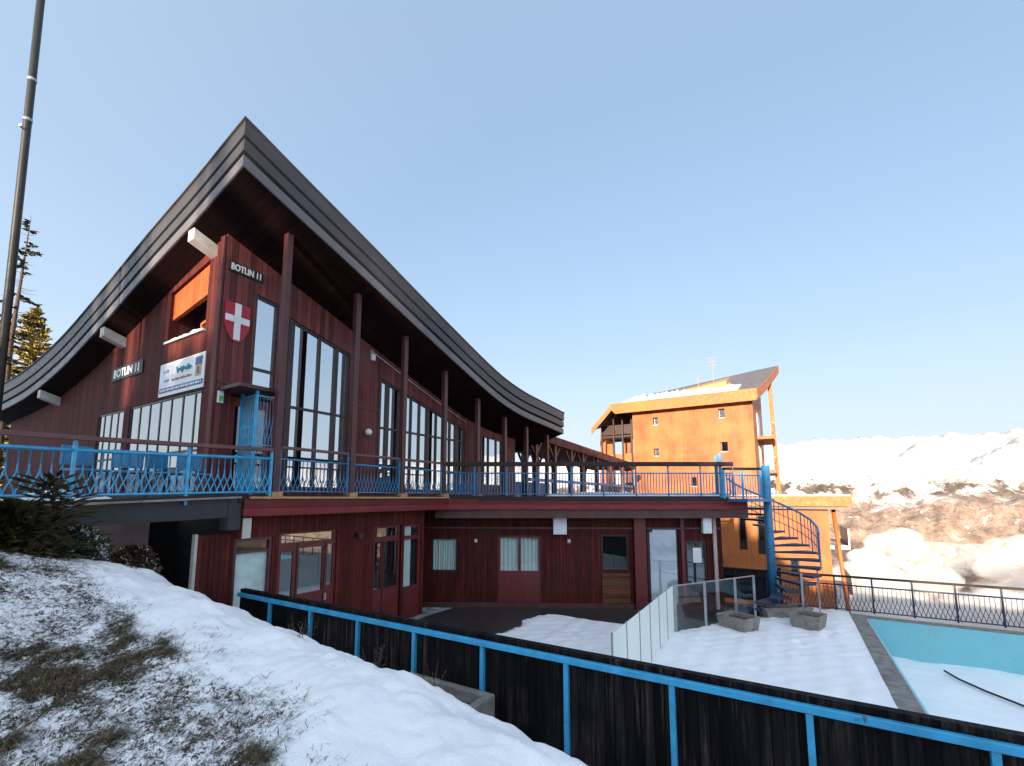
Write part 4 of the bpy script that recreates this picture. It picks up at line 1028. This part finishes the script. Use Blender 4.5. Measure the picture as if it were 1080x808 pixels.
for k in range(24): puff(campos(rc.uniform(-200, 820), rc.uniform(2000, 2800), rc.uniform(600, 660)), rc.uniform(90, 170))
me = bpy.data.meshes.new('clouds'); bm.to_mesh(me); bm.free()
for p in me.polygons: p.use_smooth = True
cm, nt, b = new_mat('cloud'); nt.nodes.remove(b); pv = N(nt, 'ShaderNodeVolumePrincipled'); pv.inputs['Color'].default_value = (.88, .85, .82, 1)
pv.inputs['Density'].default_value = .008; pv.inputs['Anisotropy'].default_value = -.2; L(nt, pv.outputs[0], nt.nodes['Material Output'].inputs['Volume'])
me.materials.append(cm); o = bpy.data.objects.new('clouds', me); COL.objects.link(o); tag(o, kind='stuff')
o['label'] = 'white clouds filling the valley beyond the pool railing'; o['category'] = 'clouds'

# snowy bank in the foreground
CY_ = [(-4, -2.0), (.9, -1.73), (1.25, -1.69), (1.65, -1.62), (2.1, -1.56), (2.7, -1.44), (3.6, -1.39), (4.85, -1.26), (6, -1.2), (7.2, -1.06), (8.3, -.96), (10, -.9), (14, -.85)]
XC = 2.72
def bank_parts(x, y):
    c = smooth_interp(y, CY_)
    w = .5+.3*sstep(3.4, 2.4, y)+.18*noise.noise((y*1.1, 3.3, 0))
    sn = sstep(XC-w-.3, XC-w+.2, x+.22*fbm(x*1.7, y*1.7, 1, 3))
    e = x-XC
    if e < 0: k_ = sstep(5, 8, y); z = c+(-.085+.44*k_)*(-e)-.012*e*e*(1+k_)
    else: z = c-.28*e-.5*e*e
    return max(z, -3.5), sn
def bank_h(x, y):
    z, sn = bank_parts(x, y)
    z += sn*(.03+.07*noise.noise((x*2.6, y*2.2, 4))+.035*abs(noise.noise((x*5, y*5, 1)))+.012*noise.noise((x*13, y*13, 7)))+.045*noise.noise((x*1.3, y*1.3, 9))
    z += (1-sn*.85)*(.035*noise.noise((x*6, y*6, 2))+.03*noise.noise((x*15, y*15, 5))+.014*noise.noise((x*34, y*34, 8)))
    return z, sn
def bare_at(x, y, sn):
    tus = fbm(x*1.4, y*.9, 21, 3)
    return (1-sn)*(.458+.06*sstep(2.1, 1., x)+.09*sstep(.1, .5, tus)+.2*noise.noise((x*3.4, y*3.4, 31))-.16*max(0, noise.noise((x*8, y*10, 90))))+sn*(.02+.3*sstep(.5, .7, noise.noise((x*2.3, y*2.3, 55))))
bx0, bx1, by0, by1 = -4.5, 4.9, -4.5, 12.5
gx_ = []; x = bx0
while x < bx1: gx_.append(x); x += .025 if .2 < x < 3.4 else .09
gx_.append(bx1); gy_ = []; y = by0
while y < by1: gy_.append(y); y += .025 if .4 < y < 5 else (.045 if 5 <= y < 9.5 else .1)
gy_.append(by1)
vs = []; fs = []; bare = []
for y in gy_:
    for x in gx_:
        z, sn = bank_h(x, y); vs.append((x, y, z)); bare.append(bare_at(x, y, sn))
n_ = len(gx_)
for j in range(len(gy_)-1):
    for i in range(n_-1): a_ = j*n_+i; fs.append((a_, a_+1, a_+n_+1, a_+n_))
bo = MB().raw(vs, fs).build('snowy_bank', 'snow_bank', fix=False, smooth=True)
at = bo.data.attributes.new('bare', 'FLOAT', 'POINT'); at.data.foreach_set('value', bare); tag(bo, kind='structure')
# withered grass through the snow
rg = random.Random(11); mb = MB()
def blade(p, d_, ln, w):
    k = len(mb.v); a_ = Vector((-d_.y, d_.x, 0)).normalized()*w
    mid = p+d_*ln*.55+Vector((0, 0, ln*.33)); tip = p+d_*ln+Vector((0, 0, ln*.12))
    mb.v += [p-a_, p+a_, mid+a_*.7, mid-a_*.7, tip]; mb.f += [(k, k+1, k+2, k+3), (k+3, k+2, k+4)]
cnt = 0
while cnt < 75000:
    x, y = rg.uniform(-.2, 2.7), rg.uniform(.5, 8.6)
    if rg.random() > 1.15-.1*y: continue
    z, sn = bank_h(x, y); bv = bare_at(x, y, sn)
    if rg.random() > max(0, (bv-.44)*1.5)+.16*(1-sn): continue
    if math.hypot(x, y) < .8: continue
    a_ = -.6+rg.gauss(0, .8)
    n0 = 1 if bv < .56 else 3
    if noise.noise((x*7, y*9, 61))+.5*noise.noise((x*19, y*23, 6)) < .0 and rg.random() < .85: continue
    for k in range(n0):
        q_ = Vector((x+rg.gauss(0, .02), y+rg.gauss(0, .02), z-.01))
        blade(q_, Vector((math.cos(a_+rg.gauss(0, .25)), math.sin(a_+rg.gauss(0, .25)), rg.uniform(-.2, .25))), rg.uniform(.05, .13)*(1.3 if n0 > 1 else .8), rg.uniform(.0012, .003)); cnt += 1
gm, nt, b = new_mat('withered_grass'); po = N(nt, 'ShaderNodeNewGeometry').outputs['Position']
c = ramp(nt, noise_n(nt, 28, 3, .7, po), [(.28, (.016, .012, .006)), (.42, (.05, .036, .015)), (.55, (.13, .095, .045)), (.72, (.3, .23, .13))])
L(nt, c, b.inputs['Base Color']); b.inputs['Roughness'].default_value = .8; M['grass'] = gm
go = mb.build('dry_grass', 'grass', fix=False); tag(go, 'withered brown grass poking through the snow of the bank', 'grass', kind='stuff')

rw = random.Random(3)
for k, (x, y, z, h, lab) in enumerate(((4.75, 6.9, -2.6, .75, 'dead weed stalks before the board fence, farthest along it'), (4.7, 5.15, -2.7, .7, 'dead weed stalks before the board fence, midway along it'), (4.6, 3.95, -2.6, .55, 'dead weed stalks growing out of the concrete trough'), (2.9, 4.2, -1.5, .3, 'thin dead twigs standing in the smooth snow of the bank'))):
    t = thing('dry_weed', lab, 'weed', (x, y, z), 'dead weeds along the fence'); mb = MB()
    for i in range(16 if h > .4 else 7):
        a_ = rw.uniform(0, 6.28); l_ = h*rw.uniform(.5, 1.1); q0 = Vector((x+rw.gauss(0, .05), y+rw.gauss(0, .07), z-.05)); tip = q0+Vector((math.cos(a_)*l_*.35, math.sin(a_)*l_*.35, l_))
        mb.tube([q0, q0.lerp(tip, .5)+Vector((0, 0, .05)), tip], [.005, .004, .002], 4, cap=False)
        for j in range(5):
            c_ = q0.lerp(tip, rw.uniform(.4, 1)); spray(mb, c_, Vector((rw.uniform(-1, 1), rw.uniform(-1, 1), rw.uniform(0, .8))), rw.uniform(.04, .1), .006)
    mb.build('stalks', 'twig', t, fix=False)

# pool terrace with snow and wet cleared paving
vs = []; fs = []; bare = []
x0, x1, y0, y1 = 5.03, 17.1, -1.26, 9.2
nx, ny = 210, 180
for j in range(ny+1):
    for i in range(nx+1):
        x = x0+(x1-x0)*i/nx; y = y0+(y1-y0)*j/ny
        n_d = (Vector((x, y, 0))-PF0).dot(nF); u_d = (Vector((x, y, 0))-PF0).dot(dF)
        w = .16*fbm(x*1.5, y*1.5, 2, 4)
        bb = 0
        if u_d < 8.6: bb = max(bb, 1-sstep(.95, 1.25, n_d+w*1.6))
        bb = max(bb, sstep(6.2, 6.6, y+w*2))
        # strip behind the clear screen towards the stairs
        ln = (y-2.7)-(x-12.31)*(-.62)
        bb = max(bb, sstep(-.1, .25, ln+w)*sstep(12.2, 12.5, x)*.95)
        z = -3.40
        if bb < .6:
            th_ = (1-sstep(.25, .6, bb))*(.055+.03*noise.noise((x*1.4, y*1.4, 3))+.012*noise.noise((x*5, y*5, 3)))
            th_ += (1-bb)*.02*math.sin(x*2*math.pi/.5)*math.sin(y*2*math.pi/.5)*(.5+.5*noise.noise((x*.7, y*.7, 8)))+(1-bb)*.016*(.6+.6*noise.noise((x*.8, y*.8, 12)))*math.sin(y*2*math.pi/.5)
            z += max(0, th_)
        if bb < .5:
            pth = min((Vector((x, y))-Vector((8.2+.78*k_+.2*math.sin(k_*2.1), 1.9-.33*k_+.13*(-1)**k_))).length for k_ in range(9))
            z -= .05*sstep(.17, .07, pth)-.012*sstep(.26, .18, pth)*sstep(.12, .18, pth)
        bare.append(bb*.9+.3*sstep(.35, .6, noise.noise((x*1.3, y*1.3, 77))+.3*noise.noise((x*6, y*6, 7)))); vs.append((x, y, z))
for j in range(ny):
    for i in range(nx): a_ = j*(nx+1)+i; fs.append((a_, a_+1, a_+nx+2, a_+nx+1))
po_ = MB().raw(vs, fs).build('pool_terrace', 'snow_deck', fix=False, smooth=True)
at = po_.data.attributes.new('bare', 'FLOAT', 'POINT'); at.data.foreach_set('value', bare); tag(po_, kind='structure')
tag(MB().raw([(5.03, -1.26, -3.43), (5.03, 9.2, -3.43), (17.1, 9.2, -3.43), (17.1, -1.26, -3.43), (5.03, -1.26, -9), (5.03, 9.2, -9), (17.1, 9.2, -9), (17.1, -1.26, -9)],
     [(0, 1, 2, 3), (0, 4, 5, 1), (1, 5, 6, 2), (2, 6, 7, 3), (3, 7, 4, 0)]).build('terrace_foundation', 'concrete'), kind='structure')
tag(MB().box(16.95, 17.2, -12, -1.2, -9, -3.42).build('terrace_kerb', 'concrete'), kind='structure')

# ---- the wood behind the camera
rndf = random.Random(21)
def wood_tree(x, y, z, h, rad, seed):
    rnd = random.Random(seed)
    t = thing('spruce_tree', 'dark spruce of the wood on the slope behind the photographer', 'tree', (x, y, z), 'spruces on the slope behind the photographer')
    MB().tube([(x, y, z-.3), (x, y, z+h)], [.14, .02], 6).build('trunk', 'bark', t)
    mb = MB(); nl = int(h*4)
    for i in range(nl):
        f = i/nl; zz = z+h*(.04+.96*f); rr_ = rad*(1-f)**.5+.04
        k = 12
        for j in range(k):
            an_ = 2*math.pi*(j+rnd.random())/k; d_ = Vector((math.cos(an_), math.sin(an_), -.3))
            spray(mb, Vector((x, y, zz)), d_, rr_*rnd.uniform(.8, 1.1), rr_*.34)
    mb.build('crown', 'fol_dark', t, fix=False); return t
y = -24; k = 0
while y < 31:
    for x in (-35, -36.3):
        yy = y+rndf.uniform(-.2, .2)+(.45 if x < -36 else 0); rad = .95
        gap = [g for g in GAPS if g[0]-.75 < yy < g[1]+.75]
        if gap:
            g = gap[0]; c = (g[0]+g[1])/2
            if g[0] < yy < g[1] and g[1]-g[0] < 1: continue
            if g[0]-.4 < yy < g[1]+.4:
                wood_tree(x, yy, terrain(x, yy)-.1, g[2]-terrain(x, yy), .95, k); k += 1
            if g[0]+.1 < yy < g[1]-.1: continue
            rad = min(.95, max(.25, (g[0]-yy if yy < c else yy-g[1])))
        hz = terrain(x, yy); top_ = Hprof(yy)
        wood_tree(x, yy, hz-.1, max(1.6, top_-hz+rndf.uniform(0, .5)), rad, k); k += 1
    y += .95

# ================================================================== LIGHT, SKY, CAMERA
SUN_EL, SUN_AZ = 9.0, 180+10.0          # degrees; azimuth measured from +X towards +Y
sd = Vector((math.cos(R(SUN_EL))*math.cos(R(SUN_AZ)), math.cos(R(SUN_EL))*math.sin(R(SUN_AZ)), math.sin(R(SUN_EL))))
sl = bpy.data.lights.new('sun', 'SUN'); sl.energy = 2.0; sl.angle = R(.5); sl.color = (1.0, .78, .56)
so = bpy.data.objects.new('sun', sl); COL.objects.link(so); so.rotation_euler = sd.to_track_quat('Z', 'Y').to_euler(); so.location = sd*60
W = bpy.data.worlds.new('World'); S.world = W; W.use_nodes = True; nt = W.node_tree
sk = N(nt, 'ShaderNodeTexSky', sky_type='NISHITA'); sk.sun_disc = False; sk.sun_elevation = R(SUN_EL)
sk.sun_rotation = R(90-SUN_AZ); sk.altitude = 1600; sk.air_density = 1.0; sk.dust_density = .25; sk.ozone_density = 1.2
ga = N(nt, 'ShaderNodeGamma'); ga.inputs[1].default_value = .38; L(nt, sk.outputs[0], ga.inputs[0])
gen = N(nt, 'ShaderNodeTexCoord').outputs['Generated']
# haze glow added over the low sun's half of the sky, lifting the shaded snow
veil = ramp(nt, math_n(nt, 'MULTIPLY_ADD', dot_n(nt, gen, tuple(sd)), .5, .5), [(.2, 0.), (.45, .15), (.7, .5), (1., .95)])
base = mixc(nt, 1., ga.outputs[0], (.435, .525, .625), 'MULTIPLY')
sz = N(nt, 'ShaderNodeSeparateXYZ'); L(nt, gen, sz.inputs[0])
base = mixc(nt, ramp(nt, sz.outputs['Z'], [(0, .85), (.1, .62), (.3, .12), (.5, 0.)]), base, (.80, .85, .91))
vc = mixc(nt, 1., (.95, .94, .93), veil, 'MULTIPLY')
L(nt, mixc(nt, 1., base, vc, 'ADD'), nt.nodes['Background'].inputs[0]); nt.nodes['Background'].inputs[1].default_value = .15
cd = bpy.data.cameras.new('camera'); cam = bpy.data.objects.new('camera', cd); COL.objects.link(cam)
cd.lens = 16; cd.sensor_width = 36; cd.sensor_fit = 'HORIZONTAL'; cd.shift_y = 65/1080; cd.clip_end = 30000; cd.clip_start = .05
cam.location = (0, 0, 0); cam.rotation_euler = (R(90)+math.atan(56/480), 0, R(31.3-90))
S.camera = cam
S.view_settings.view_transform = 'Standard'; S.view_settings.look = 'None'; S.view_settings.gamma = 1; S.view_settings.exposure = 2.74
S.cycles.max_bounces = 8; S.cycles.volume_bounces = 2; S.cycles.diffuse_bounces = 3; S.cycles.glossy_bounces = 4; S.cycles.transparent_max_bounces = 12
S.cycles.sample_clamp_indirect = 6; S.cycles.caustics_reflective = False; S.cycles.caustics_refractive = False
